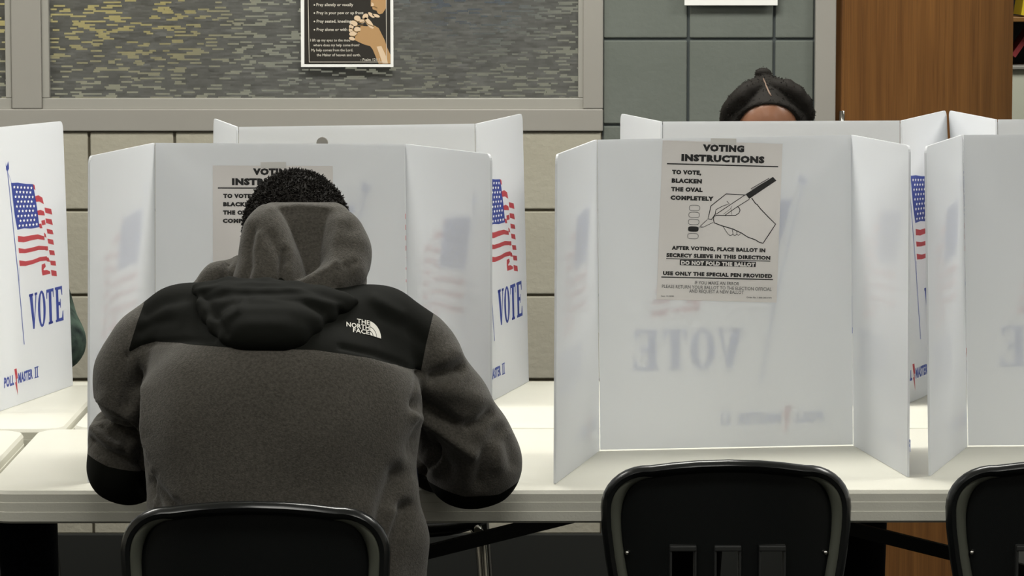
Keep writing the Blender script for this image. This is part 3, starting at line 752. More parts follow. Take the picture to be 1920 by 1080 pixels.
# ------------------------------------------------------------------ voting instruction sheets
TH = .0279
def sloc(x, y): return ((x-75)*math.cos(TH) + (y-40)*math.sin(TH), -(x-75)*math.sin(TH) + (y-40)*math.cos(TH))
def instr():
    K, W_, G = Art(), Art(), Art(); S = 1.0
    def tx(A, st, x0, x1, base, cap, bold):
        p = sloc(x0, base); q = sloc(x1, base + (x1-x0)*TH); A.text(st, p[0], q[0], p[1], cap, bold)
    def ln(A, pts, wd, close=False): A.line([sloc(*p) for p in pts], wd, close)
    tx(K, 'VOTING', 325, 585, 106, 42, .075); tx(K, 'INSTRUCTIONS', 192, 713, 166, 43, .075)
    ln(K, [(103,182),(800,200)], 7)
    for st, x0, x1, bs in (('TO VOTE,', 135, 318, 246), ('BLACKEN', 133, 322, 298), ('THE OVAL', 130, 327, 350), ('COMPLETELY', 127, 397, 402)): tx(K, st, x0, x1, bs, 27, .075)
    for cx, cy, f_ in ((278,452,0),(276,494,0),(274,537,0),(272,580,1),(270,623,0)):
        c = sloc(cx, cy); pts = K.oval(c[0], c[1], 33, 16.5, 24, 3.4)
        if f_: K.poly(pts)
        else: G.line(pts, 3, True)
    tx(K, 'AFTER VOTING, PLACE BALLOT IN', 138, 725, 706, 24, .065); tx(K, 'SECRECY SLEEVE IN THIS DIRECTION', 105, 757, 750, 24, .065)
    ln(K, [(105,760),(757,776)], 4.5)
    K.poly([sloc(190,766), sloc(667,780), sloc(665,812), sloc(190,800)])
    tx(W_, 'DO NOT FOLD THE BALLOT', 197, 660, 797, 25, .065)
    tx(K, 'USE ONLY THE SPECIAL PEN PROVIDED', 85, 770, 860, 24, .065); ln(K, [(75,872),(775,888)], 6.5)
    tx(G, 'IF YOU MAKE AN ERROR', 285, 563, 916, 20, .006); tx(G, 'PLEASE RETURN YOUR BALLOT TO THE ELECTION OFFICIAL', 80, 767, 938, 20, .006); tx(G, 'AND REQUEST A NEW BALLOT', 250, 592, 967, 20, .006)
    tx(G, 'Item 13-2090', 75, 155, 992, 9, .01); tx(G, 'Order No. 1-800-202-1972', 610, 768, 1000, 9, .01)
    K.poly([sloc(*p) for p in ((597,368),(768,262),(790,285),(620,396))])
    ln(K, [(630,335),(735,276),(744,270)], 4); ln(G, [(634,341),(740,281)], 2)
    for q, wd in (([(597,370),(520,420),(413,490)], 4), ([(622,398),(540,448),(468,497)], 4), ([(360,522),(322,556),(318,566),(336,568),(395,540)], 3), ([(322,556),(303,574),(336,568)], 3),
              ([(597,373),(475,366),(380,440),(372,480),(363,518),(385,522),(408,490)], 5), ([(385,522),(408,492),(412,462),(450,442),(495,426),(480,410)], 4),
              ([(460,490),(505,455),(512,440)], 2), ([(505,450),(512,494)], 2),
              ([(397,520),(400,503),(420,496),(480,498),(535,497),(556,484),(563,465),(556,448),(545,443)], 5),
              ([(397,520),(402,542),(450,560),(520,580),(575,605),(615,630),(660,645),(685,660),(710,667),(750,608),(788,550),(740,505),(690,455),(670,430),(660,425),(635,390)], 5.5),
              ([(457,562),(475,590),(490,610),(502,620),(516,616),(521,605),(515,580)], 3.2), ([(520,612),(532,621),(543,614),(546,602),(541,590)], 3.2), ([(545,612),(556,619),(566,610),(567,603)], 3.2)):
        ln(K, q, wd)
    return K, W_, G
ART_I = instr()
def put_sheet(c4, u0, v0, wid, rot, label):
    Wd = (c4[1] - c4[0]).length; Hh = (c4[2] - c4[0]).length; n = (c4[1] - c4[0]).cross(c4[2] - c4[0]).normalized()
    if n.y > 0: n = -n
    sc = wid / 752.0; cr, sr = math.cos(rot), math.sin(rot)
    def fn(off):
        def g(x, y):
            x, y = x * sc, y * sc; return bil(c4, (u0 + x*cr - y*sr) / Wd, (v0 + x*sr + y*cr) / Hh) + n * (.0024 + off)
        return g
    f0, f1 = fn(0), fn(.0006)
    cpt = f0(376, 480); r = empty('instruction_sheet', tuple(cpt)); tag(r, label, 'sign', 'voting instruction sheets')
    V = [f(752*i/6, 968*j/8) for f in (f0, f1) for j in range(9) for i in range(7)]; F = []
    for j in range(8):
        for i in range(6):
            q = (j*7+i, j*7+i+1, j*7+i+8, j*7+i+7); F += [q, tuple(k + 63 for k in q[::-1])]
    lp = list(range(7)) + [j*7+6 for j in range(1, 9)] + [56+i for i in range(5, -1, -1)] + [j*7 for j in range(7, 0, -1)]
    F += [(lp[k], lp[(k+1) % len(lp)], lp[(k+1) % len(lp)] + 63, lp[k] + 63) for k in range(len(lp))]
    make('paper', V, F, M_sheet, r)
    K, W_, G = ART_I
    tag(K.build('black_print', M_black, fn(.0010), r), kind='stuff'); tag(G.build('fine_print', M_grey, fn(.0010), r), kind='stuff'); tag(W_.build('white_print', M_sheet, fn(.0015), r), kind='stuff')
    make('tape', [f(x, y) for f in (fn(.0008), fn(.0012)) for x, y in ((300,-22),(460,-24),(460,14),(300,14))], [(3,2,1,0),(4,5,6,7),(0,1,5,4),(1,2,6,5),(2,3,7,6),(3,0,4,7)], M_tape, r)
BOT = lambda x, y: Vector((x, y, TZ + .0008))
put_sheet((at(1117, 262, 6.509), at(1598, 253, 6.5886), BOT(.1583, 6.459), BOT(.6341, 6.5286)), .1245, .0035, .2262, .0279 + .019, 'complete voting instructions sheet with pen drawing inside the empty booth')
put_sheet((at(288, 268, 6.52), at(762, 270, 6.52), BOT(gx(288, 6.47), 6.47), BOT(gx(768, 6.47), 6.47)), .1085, .041, .2200, .0, 'voting instructions sheet half hidden behind the head of the man')

# ------------------------------------------------------------------ school chairs (local: sitter faces +y, back towards -y)
def chair_outline(inset=0.0, n=9):
    """closed outline of the back shell in x,z"""
    pts = []
    R = .082
    def half(sgn):
        L = []
        # bottom to top on one side
        for z, x in ((.46, .165), (.52, .180), (.58, .193), (.64, .203), (.69, .209), (.725, .2105)): L.append((x, z))
        cx, cz = .2105 - R, .725
        for k in range(1, n + 1):
            a = math.pi / 2 * k / n; L.append((cx + R * math.cos(a), cz + (R - .006) * math.sin(a)))
        for x in (.09, .05): L.append((x, .801 + .0125 * (1 - (x / .1285) ** 2)))
        return L
    Rt = half(1); pts = [(x, z) for x, z in Rt] + [(0, .8135)] + [(-x, z) for x, z in Rt[::-1]]
    if inset:
        P = [Vector(p) for p in pts]; out = []
        for i, p in enumerate(P):
            a = P[i-1]; b = P[(i+1) % len(P)]; d = (b - a).normalized(); nn = Vector((-d.y, d.x)); out.append(tuple(p + nn * inset))
        return out
    return pts
def chair_curve(x): return .055 * (x / .21) ** 2          # the back wraps forward at its sides
def make_chair(label, group='black school chairs'):
    c = empty('school_chair'); tag(c, label, 'chair', group)
    prof = [(.024, .003), (.0205, -.006), (.0155, -.0165), (.009, -.020), (.003, -.016), (0, -.008), (.002, .002), (.010, .007), (.040, .009)]
    V = []; F = []; m_ = len(chair_outline())
    for ins, y in prof: V += [(x, y + chair_curve(x), z) for x, z in chair_outline(ins)]
    for i in range(len(prof) - 1):
        for k in range(m_): F.append((i*m_+k, (i+1)*m_+k, (i+1)*m_+(k+1) % m_, i*m_+(k+1) % m_))
    for k in range(m_): n_ = (len(prof) - 1) * m_; F.append((n_+k, k, (k+1) % m_, n_+(k+1) % m_))
    o = make('back_rim', V, F, M_chair, c, local=True)
    bm = bmesh.new(); bm.from_mesh(o.data); bmesh.ops.recalc_face_normals(bm, faces=bm.faces); bm.to_mesh(o.data); bm.free(); autosmooth(o, 40)
    # thin back panel with three vent slots
    half = [p for p in chair_outline(.010) if p[0] >= 0]; half.sort(key=lambda p: p[1])
    zmax = max(p[1] for p in half); zmin = half[0][1] + .001
    def wid(z):
        for p, q in zip(half[:-1], half[1:]):
            if p[1] <= z <= q[1]: return lerp(p[0], q[0], (z - p[1]) / max(q[1] - p[1], 1e-9))
        return half[-1][0]
    zs_ = [zmin, .50, .54, .58, .62, .662, .70, .72, .74, .755, .77, .78, .788, .794, .799, zmax - .0008]
    inner = [-.1525, -.13, -.11, -.093, -.056, -.037, -.0185, 0, .0185, .037, .056, .093, .11, .13, .1525]; w70 = wid(.70); G_ = []
    for z in zs_:
        w_ = wid(z); f_ = 1 if z <= .70 else w_ / w70; cols_ = [-w_] + [x * f_ for x in inner] + [w_]; G_.append([(min(max(x, -w_), w_), z) for x in cols_])
    nc = len(G_[0]); nr = len(zs_); V = []; F = []
    for dy in (.002, .008): V += [(x, dy + chair_curve(x), z) for r_ in G_ for x, z in r_]
    hole = lambda i, j: 1 <= i <= 4 and any(abs((G_[i][j][0] + G_[i][j+1][0]) / 2 - q) < .0186 for q in (-.0745, 0, .0745))
    N_ = nc * nr; solid = {(i, j) for i in range(nr - 1) for j in range(nc - 1) if not hole(i, j)}
    for i, j in solid:
        q = (i*nc+j, i*nc+j+1, (i+1)*nc+j+1, (i+1)*nc+j); F.append(q); F.append(tuple(k + N_ for k in q[::-1]))
        for (di, dj), (p0, p1) in (((-1, 0), (q[0], q[1])), ((0, 1), (q[1], q[2])), ((1, 0), (q[2], q[3])), ((0, -1), (q[3], q[0]))):
            if (i + di, j + dj) not in solid: F.append((p1, p0, p0 + N_, p1 + N_))
    autosmooth(make('backrest', V, F, M_chair, c, local=True), 35)
    # lips round the slots
    for sx in (-.0745, 0, .0745):
        y0 = chair_curve(abs(sx)) + .002
        mb = MB(); mb.box((sx - .0225, -.006, .658), (sx + .0225, .03, .6675), .002); mb.box((sx - .0225, -.004, .50), (sx - .0185, .03, .660), .001); mb.box((sx + .0185, -.004, .50), (sx + .0225, .03, .660), .001)
        mb.build('slot_rim', mat('slot_rim_plastic', (.022, .023, .022), .5), c, local=True)
    # grey tubes for the rim's inner flange, its reflected light painted into the colour
    for sg in (-1, 1):
        pts = []; rs = []
        for x, z, r in ((.124, .782, .002), (.1425, .781, .006), (.165, .770, .009), (.180, .7485, .0105), (.1865, .72, .0105), (.1865, .69, .0105), (.183, .655, .0105), (.174, .60, .0105), (.159, .53, .0105), (.148, .47, .0105), (.144, .43, .0105)):
            pts.append((sg * x, chair_curve(x) - .004 - (.0 if z > .5 else (.5 - z) * .1), z)); rs.append(r)
        P = smooth_path(pts, 4); R_ = []
        for i in range(len(P)):
            t = i / 4; k = min(int(t), len(rs) - 2); R_.append(lerp(rs[k], rs[k+1], t - k))
        MB().tube(P, R_, 12).build('rim_sheen_tube', M_tube, c, smooth=True, local=True)
        yb = chair_curve(.1665)
        mb = MB(); mb.tube([(sg*.1665, yb + .004, .6495), (sg*.1665, yb - .005, .6495)], [.0048, .0030], 12); mb.build('rivet', M_chrome, c, smooth=True, local=True)
    # seat shell
    V = []; F = []; n = 40
    rings = [(1.0, .0, -.012), (1.02, .0, -.004), (1.0, .0, .004), (.93, .0, .006), (.8, .0, -.002), (.5, .0, -.008), (.1, .0, -.010)]
    for s_, _, dz in rings:
        for k in range(n):
            a = 2 * math.pi * k / n; ca, sa = math.cos(a), math.sin(a)
            x = .205 * s_ * math.copysign(abs(ca) ** .55, ca); y = .225 + .205 * s_ * math.copysign(abs(sa) ** .55, sa)
            V.append((x, y, .448 + dz - (.02 * max(0, (y - .36) / .07) ** 2)))
    for i in range(len(rings) - 1):
        for k in range(n): F.append((i*n+k, i*n+(k+1) % n, (i+1)*n+(k+1) % n, (i+1)*n+k))
    F.append(tuple(range((len(rings)-1)*n, len(rings)*n))); F.append(tuple(range(n))[::-1])
    autosmooth(make('seat', V, F, M_chair, c, local=True), 60)
    for sg in (-1, 1):
        MB().tube(smooth_path([(sg*.16, .19, .428), (sg*.168, .38, .428), (sg*.176, .41, .415), (sg*.182, .425, .37), (sg*.205, .47, .012)], 5), .0125, 12).build('leg', M_chrome, c, smooth=True, local=True)
        MB().tube(smooth_path([(sg*.16, .21, .428), (sg*.166, .05, .428), (sg*.174, .02, .415), (sg*.182, .005, .37), (sg*.205, -.05, .012)], 5), .0125, 12).build('leg', M_chrome, c, smooth=True, local=True)
        for y in (.47, -.05):
            MB().tube([(sg*.205, y, .0), (sg*.205, y, .02)], .0165, 12).build('foot_cap', M_chair, c, smooth=True, local=True)
    return c
ch0 = make_chair('black plastic school chair with the man in the grey fleece sitting on it')
ch0.location = (atx(472, 5.44) + .0, 5.42, 0); ch0.rotation_euler.z = -.02
def put_chair(x, y, rz, label):
    c = dup(ch0); c.location = (x, y, 0); c.rotation_euler = (0, 0, rz); c['label'] = label; return c
put_chair(atx(1367.5, 5.86), 5.86, .01, 'empty black plastic school chair pushed up before the booth with full instructions')
put_chair(atx(2022, 5.86), 5.86, -.01, 'empty black plastic school chair cut off by the right edge of the picture')
put_chair(-.245, 7.86, math.pi, 'chair behind the back row table, only its chromed front leg showing under the table')
put_chair(.557, 8.12, math.pi, 'chair hidden behind the booth, seating the person with twisted hair')
put_chair(-1.25, 8.12, math.pi, 'chair behind the flag booth at left, seating the person in green camouflage')

# ------------------------------------------------------------------ people
def hand(g, w_, d, n, s, curl=.5, k=.006):
    """palm + four fingers + thumb; w_ wrist, d pointing direction, n palm side, s thumb side"""
    w_, d, n, s = Vector(w_), Vector(d).normalized(), Vector(n).normalized(), Vector(s).normalized()
    for j, (o, ln_, r) in enumerate(((.030, .070, .0088), (.010, .080, .0092), (-.011, .074, .0088), (-.031, .058, .0078))):
        kn = w_ + d * (.088 - .006 * abs(j - 1)) + s * o
        g.cone(w_ + s * o * .5 + d * .01, kn, .016, .0125, .014)
        p = kn; a = .25 * curl
        for f_, q in ((.45, .75), (.30, 1.0), (.25, .9)):
            dd = (d * math.cos(a) + n * math.sin(a)).normalized(); e = p + dd * ln_ * f_
            g.cone(p, e, r, r * .92, k); p = e; a += q * curl
    t0 = w_ + d * .022 + s * .022; t1 = t0 + (d * .6 + s * .75 + n * .25).normalized() * .042; t2 = t1 + (d * .9 + s * .15 + n * .35).normalized() * .032; t3 = t2 + (d * .9 + n * .35 - s * .15).normalized() * .024
    g.cone(t0, t1, .015, .0115, .01); g.cone(t1, t2, .0110, .0100, k); g.cone(t2, t3, .0098, .0082, k)
def head(g, c, R, sc=1.0, k=.015):
    """skull, face, ears; R rotates local (x right, y forward, z up)"""
    def p(x, y, z): return Vector(c) + R @ (Vector((x, y, z)) * sc)
    g.ell(p(0, -.010, .028), (.075*sc, .094*sc, .088*sc), k, R)
    g.ell(p(0, .030, -.045), (.058*sc, .062*sc, .075*sc), .03, R)
    g.ell(p(0, .062, -.088), (.024*sc, .022*sc, .018*sc), .02, R)            # chin
    g.cone(p(0, .088, -.005), p(0, .108, -.035), .009*sc, .014*sc, .012)       # nose
    for s_ in (-1, 1):
        g.ell(p(s_*.012, .098, -.038), (.010*sc, .010*sc, .008*sc), .006, R)
        g.cone(p(s_*.012, .083, .018), p(s_*.048, .066, .016), .009*sc, .008*sc, .012)    # brow
        g.ell(p(s_*.031, .077, .000), (.014*sc, .010*sc, .009*sc), .005, R)       # eye
        g.ell(p(s_*.045, .060, -.030), (.022*sc, .020*sc, .018*sc), .02, R)       # cheek
        g.ell(p(s_*.078, -.004, -.010), (.009*sc, .020*sc, .032*sc), .006, R)     # ear
    g.ell(p(0, .090, -.062), (.024*sc, .010*sc, .007*sc), .006, R); g.ell(p(0, .088, -.073), (.021*sc, .010*sc, .008*sc), .006, R)
    return p
def build_sdf(name, g, m, parent, it=1):
    V, Q = g.mesh(); V = relax(V, Q, it); return make(name, V, Q, m, parent, smooth=True)
def tufts(V, Q, count, ln_, seed, keep=None, rr=.0021):
    """small curled tufts standing on a surface"""
    rng = np.random.RandomState(seed); A = V[Q[:, 0]]; B = V[Q[:, 1]]; D = V[Q[:, 3]]; N = np.cross(B - A, D - A); ar = np.linalg.norm(N, axis=1); N = N / np.maximum(ar, 1e-12)[:, None]
    pr = ar.copy()
    if keep is not None: pr = pr * keep(A, N)
    pick = rng.choice(len(Q), count, p=pr / pr.sum()); VV = []; FF = []
    for i in pick:
        p = V[Q[i]].mean(0) + rng.normal(0, .0015, 3); n = N[i]; t = np.cross(n, rng.normal(0, 1, 3)); t /= np.linalg.norm(t) + 1e-9; b = np.cross(n, t)
        l = ln_ * rng.uniform(.5, 1.2); r = rr; k = len(VV)
        tip = p + n * l + t * l * rng.uniform(-.6, .6) + b * l * rng.uniform(-.6, .6); mid = p + n * l * .6 + t * l * rng.uniform(-.3, .3)
        for q in range(3):
            a = 2 * math.pi * q / 3; VV.append(p - n * .002 + r * (t * math.cos(a) + b * math.sin(a)))
        for q in range(3):
            a = 2 * math.pi * q / 3 + .5; VV.append(mid + r * .9 * (t * math.cos(a) + b * math.sin(a)))
        VV.append(tip)
        for q in range(3):
            e = (q + 1) % 3; FF += [(k+q, k+e, k+3+e), (k+q, k+3+e, k+3+q), (k+3+q, k+3+e, k+6)]
    return VV, FF

# ---- the man in the grey fleece, seen from behind
man = empty('person', (-.37, 5.62, 0)); tag(man, 'person from behind in grey fleece with black shoulders, bent over the left front booth', 'person')
Yh = 5.985
hc = at(556, 470, Yh)
RH = Matrix.Rotation(math.radians(-42), 3, 'X') @ Matrix.Identity(3)
# joints
shL, shR = at(298, 668, 5.81), at(765, 672, 5.81)
elL, elR = at(226, 874, 5.87), at(888, 866, 5.885)
wrL, wrR = Vector((-.50, 6.24, .785)), Vector((-.30, 6.20, .785))
g = SDF((-.85, 5.25, -.02), (.12, 6.55, 1.36), .0065)
head(g, hc, RH, 1.0)
nb = at(520, 560, 5.83)
g.cone(nb + Vector((0, .02, 0)), hc + Vector((0, .0, -.05)), .050, .050, .02)
for z, y, rx in ((.60, 5.64, .15), (.78, 5.67, .15), (.95, 5.75, .17)): g.ell((-.372, y, z), (rx, .10, .16), .06)
g.cone(shL, shR, .036, .036, .03)
for sh, el, wr in ((shL, elL, wrL), (shR, elR, wrR)):
    eb = el + Vector((0, .022, 0)); g.cone(sh, eb, .034, .024, .01); g.cone(eb, wr, .024, .024, .01)
hand(g, wrR, (-.6, .75, -.05), (0, 0, -1), (-.75, -.6, .1), 1.0); hand(g, wrL, (.55, .8, -.08), (0, 0, -1), (.8, -.5, 0), .35)
for sx in (-1, 1):
    hp = Vector((-.372 + sx*.095, 5.66, .54)); kn = Vector((-.372 + sx*.16, 6.10, .53)); an = Vector((-.372 + sx*.17, 6.02, .10))
    g.cone(hp, kn, .075, .052, .03); g.cone(kn, an, .05, .035, .02); g.cone(an, an + Vector((0, .15, -.055)), .032, .026, .015)
build_sdf('body', g, M_skin, man)
# hair cap with curls
g = SDF(np.array(hc) - .16, np.array(hc) + .16, .0045)
def hp_(x, y, z): return hc + RH @ Vector((x, y, z))
g.ell(hp_(0, -.014, .030), (.0885, .106, .099), .02, RH)
g.ell(hp_(0, -.055, -.03), (.074, .06, .075), .03, RH)
g.ell(hp_(0, .112, -.03), (.085, .075, .085), .012, RH, sub=True)
rng = np.random.RandomState(3)
V, Q = g.mesh(); V = relax(V, Q, 1)
VV, FF = tufts(V, Q, 15000, .0055, 5, rr=.0013)
allV = [tuple(v) for v in V] + [tuple(v) for v in VV]; allF = [tuple(q) for q in Q] + [tuple(i + len(V) for i in f) for f in FF]
make('hair', allV, allF, M_hair, man)
# jacket
g = SDF((-.80, 5.36, .44), (.08, 6.36, 1.20), .0048)
def tz(px, z, Y, r, k=.10): g.ell((atx(px, Y), Y, z), r, k)
tz(518, .60, 5.635, (.203, .142, .22)); tz(522, .80, 5.655, (.212, .142, .22)); tz(526, .935, 5.705, (.222, .14, .14))
g.cone(at(375, 632, 5.765), at(690, 634, 5.765), .080, .080, .05)
g.chain([(at(520, 592, 5.82), .070), (at(340, 618, 5.80), .066), (at(286, 650, 5.80), .062)], .03)
g.chain([(at(520, 592, 5.82), .070), (at(715, 620, 5.80), .064), (at(776, 654, 5.80), .060)], .03)
# left sleeve: upper arm, bagged lower sleeve, elbow, forearm
g.chain([(at(280, 662, 5.80), .064), (at(262, 705, 5.81), .0715)], .03)
g.chain([(at(262, 700, 5.81), .0715), (at(260, 732, 5.812), .072)], .02)
g.chain([(at(258, 806, 5.865), .056), (at(229, 820, 5.868), .056)], .003)
g.chain([(at(231, 838, 5.865), .056), (at(233, 876, 5.875), .0585), (at(248, 892, 5.89), .047)], .014)
g.chain([(elL + Vector((.01, 0, .0)), .056), (Vector((-.56, 6.05, .79)), .047), (wrL, .038)], .02)
# right sleeve
g.chain([(at(778, 662, 5.80), .062), (at(796, 676, 5.80), .058)], .03)
g.chain([(at(806, 655, 5.80), .044), (at(818, 668, 5.80), .042)], .008)
g.chain([(at(812, 722, 5.81), .070), (at(842, 762, 5.83), .066)], .010)
g.chain([(at(842, 762, 5.83), .066), (at(872, 832, 5.86), .076), (at(892, 868, 5.88), .0745)], .02)
g.chain([(at(888, 868, 5.885), .072), (at(862, 888, 5.89), .052)], .02)
g.chain([(elR, .066), (at(824, 862, 5.98), .052), (Vector((-.165, 6.07, .792)), .045), (wrR, .036)], .025)
# hem flare at the right hip
g.chain([(at(738, 930, 5.66), .030), (at(752, 1010, 5.66), .034), (at(756, 1090, 5.66), .036)], .04)
g.chain([(at(744, 955, 5.74), .028), (at(747, 1090, 5.74), .032)], .03)
V, Q = g.mesh(); V = relax(V, Q, 2)
wob = sum(np.sin(V @ np.array(k_) + ph) * a_ for k_, ph, a_ in (((31, 17, 22), 1., .0011), ((-22, 29, 41), 2., .0009), ((57, -33, 19), .4, .0007)))
V[:, 1] += wob
V = sculpt(V, Q, [
    ('step', [(172,744),(196,765),(220,777),(241,794),(270,830)], .007, -.013, .020),
    ('ridge', [(176,803),(190,818),(205,830),(222,838)], .009, .006), ('ridge', [(186,800),(198,814),(216,825)], .006, -.005),
    ('ridge', [(166,826),(190,846),(220,857),(245,864),(275,872)], .008, -.008), ('ridge', [(212,806),(228,816),(236,830)], .008, -.005), ('ridge', [(240,838),(246,850)], .007, .004),
    ('ridge', [(234,668),(233,710),(231,758)], .0035, -.003), ('ridge', [(261,700),(244,731),(237,762)], .011, -.007),
    ('step', [(262,690),(270,756),(271,826),(285,892),(283,940)], .006, -.016, .018),
    ('ridge', [(781,698),(778,747),(786,774),(783,823)], .004, -.004),
    ('ridge', [(786,758),(816,775),(850,795)], .012, -.009), ('ridge', [(786,781),(832,813),(886,852)], .011, .009),
    ('ridge', [(800,842),(815,862),(828,885)], .026, -.016), ('ridge', [(862,690),(838,697),(812,707)], .010, -.010), ('ridge', [(848,665),(835,672)], .016, .006),
    ('ridge', [(920,776),(902,793),(880,800)], .010, -.008), ('ridge', [(936,808),(911,854),(899,905)], .013, -.007), ('ridge', [(954,829),(962,868)], .010, -.004), ('ridge', [(925,840),(932,870)], .014, .005),
    ('ridge', [(800,720),(850,735),(895,750)], .016, .005), ('ridge', [(788,890),(800,870),(802,850)], .006, -.008),
    ('ridge', [(750,890),(728,950),(708,1040)], .016, -.012), ('ridge', [(764,950),(744,1010),(735,1080)], .010, -.010), ('ridge', [(740,960),(722,1030)], .010, .006),
    ('ridge', [(292,900),(310,925),(330,955)], .011, -.009), ('ridge', [(278,905),(292,940),(300,975)], .009, -.007), ('ridge', [(300,900),(325,930)], .008, .004),
    ('ridge', [(345,700),(320,800),(340,920)], .04, .004), ('ridge', [(690,710),(715,800),(690,900)], .035, -.004), ('ridge', [(560,690),(540,820),(560,940)], .05, -.004),
    ('ridge', [(272,586),(305,566),(350,556)], .010, -.004), ('ridge', [(262,620),(285,606),(320,600)], .010, -.003), ('ridge', [(720,590),(760,610),(795,640)], .012, -.003), ('ridge', [(700,560),(750,590)], .010, .003),
    ('ridge', [(238,666),(262,652),(292,643),(345,638),(400,637)], .005, -.003), ('ridge', [(640,649),(700,661),(745,678),(789,700)], .005, -.003)], 1.5)
T = tris(Q)
def xz(pts, Y): return [(at(px, py, Y).x, at(px, py, Y).z) for px, py in pts]
yoke_poly = xz([(238,664),(262,650),(292,640),(345,635),(400,634),(520,636),(600,639),(655,648),(700,658),(745,675),(789,697),(799,645),(813,588),(840,380),(200,380),(262,578)], 5.72)
f_y = poly_sd(yoke_poly, V[:, 0], V[:, 2])
f_l = poly_sd(xz([(120,846),(167,857),(205,872),(245,880),(278,886),(286,1100),(120,1100)], 5.83), V[:, 0], V[:, 2])
f_l = np.maximum(f_l, V[:, 0] + .585)
f_r = poly_sd(xz([(775,902),(800,908),(871,927),(936,924),(976,903),(1060,880),(1060,1100),(775,1100)], 5.85), V[:, 0], V[:, 2])
f_r = np.maximum(f_r, np.maximum(-.165 - V[:, 0], 5.80 - V[:, 1]))
f_all = np.minimum(np.minimum(f_y, f_l), f_r)
(Vi, Ti), (Vo, To) = split(V, T, f_all)
jk = make('jacket', Vo, To, M_fleece, man, smooth=True)
sel_y = np.array([Vi[t].mean(0)[2] > .92 for t in Ti]); sel_l = np.array([(Vi[t].mean(0)[2] <= .92) and Vi[t].mean(0)[0] < -.4 for t in Ti]); sel_r = ~(sel_y | sel_l)
def sub(nm, sel):
    Ts = Ti[sel]; u, inv = np.unique(Ts, return_inverse=True); return make(nm, Vi[u], inv.reshape(-1, 3), M_nylon, jk, smooth=True), Vi[u], inv.reshape(-1, 3)
yk, yV, yT = sub('yoke', sel_y); tag(yk, 'black nylon shoulder yoke'); yk.name = 'yoke'
o, _, _ = sub('elbow_patch', sel_l); tag(o, 'black elbow patch'); o, _, _ = sub('elbow_patch', sel_r); tag(o, 'black elbow patch')
# hood: fleece upper with rolls, black nylon lower pouch
g = SDF((-.62, 5.50, .95), (-.12, 6.06, 1.30), .0036)
HL = ((-.62, 5.50, .95), (-.12, 6.06, 1.30), .0036)
g = SDF(*HL); gl = SDF(*HL); gr_ = SDF(*HL); gs = SDF(*HL)
for xa, xb, py, Y, r_ in ((512, 624, 404, 5.892, .019), (512, 628, 432, 5.890, .036), (520, 632, 465, 5.884, .040), (520, 630, 500, 5.872, .044), (520, 630, 535, 5.855, .050)):   # middle panel, lies deepest
    g.cone(at(xa, py, Y), at(xb, py, Y), r_, r_, .025)
def rows(gg, R_, k=.022):
    prev = None
    for xa, xb, py, Y, r_ in R_:
        gg.cone(at(xa, py, Y), at(xb, py, Y), r_, r_, k)
        if prev: gg.cone(at((prev[0]+prev[1])/2, prev[2], prev[3]), at((xa+xb)/2, py, Y), prev[4], r_, k)
        prev = (xa, xb, py, Y, r_)
rows(gl, ((499, 503, 404, 5.876, .013), (494, 503, 432, 5.858, .028), (489, 514, 466, 5.840, .0325), (486, 528, 500, 5.822, .034), (478, 532, 536, 5.805, .038)))   # left fold
rows(gr_, ((630, 634, 405, 5.878, .012), (640, 646, 434, 5.862, .024), (646, 654, 468, 5.846, .031), (640, 652, 497, 5.834, .0325)))                            # right fold
gr_.chain([(at(652, 470, 5.83), .026), (at(646, 512, 5.805), .032), (at(618, 536, 5.786), .030), (at(585, 552, 5.775), .026), (at(560, 560, 5.775), .020)], .016)
gs.chain([(at(452, 500, 5.872), .020), (at(440, 522, 5.855), .030), (at(410, 528, 5.85), .030), (at(376, 546, 5.84), .019)], .014)
gs.chain([(at(640, 556, 5.80), .026), (at(674, 558, 5.83), .016)], .015)
for q in (gl, gr_, gs): g._min((slice(None),) * 3, q.F, .0025)
V, Q = g.mesh(); V = relax(V, Q, 1)
V = sculpt(V, Q, [
    ('ridge', [(474,434),(467,465),(468,497),(460,522)], .0075, -.009), ('ridge', [(484,440),(479,470),(482,505),(476,528)], .008, .004),
    ('ridge', [(535,470),(528,497),(527,530)], .0055, -.009), ('ridge', [(545,470),(543,500),(545,528)], .007, .003), ('ridge', [(433,479),(424,500),(419,524)], .0055, -.008),
    ('ridge', [(508,440),(520,468),(532,488)], .009, -.004), ('ridge', [(640,415),(632,450),(628,485)], .010, .004), ('ridge', [(655,432),(645,470),(640,490)], .009, -.003),
    ('ridge', [(652,500),(664,492)], .006, -.004), ('ridge', [(632,494),(612,506),(590,517),(560,532)], .006, .004), ('ridge', [(628,530),(640,552)], .007, -.004), ('ridge', [(505,392),(560,386),(620,391)], .005, .003)])
hood = make('hood', V, Q, M_fleece, man, smooth=True)
jb = BVHTree.FromPolygons(list(map(tuple, np.concatenate([Vo, Vi]))), [tuple(int(i) for i in t) for t in To] + [tuple(int(i) + len(Vo) for i in t) for t in Ti])
def jy(px, py, off):                            # point `off` metres in front of the jacket surface
    p = at(px, py, 5.3); d = (at(px, py, 6.0) - p).normalized(); h = jb.ray_cast(p, d)
    return (h[0] if h[0] is not None else at(px, py, 5.75)) - d * off
g = SDF((-.66, 5.40, .93), (-.12, 5.98, 1.20), .0042)
for xa, xb, py, r_, of in ((386, 642, 552, .017, .003), (388, 632, 572, .021, .002), (398, 610, 592, .024, .001), (412, 582, 612, .024, .0), (434, 556, 632, .021, .001)):
    n_ = 6; pts = [(jy(lerp(xa, xb, k / n_), py + (12 * max(0, k / n_ - .6) / .4 if py < 560 else 0), of), r_ * (1 if 0 < k < n_ else .8)) for k in range(n_ + 1)]
    g.chain(pts, .02)
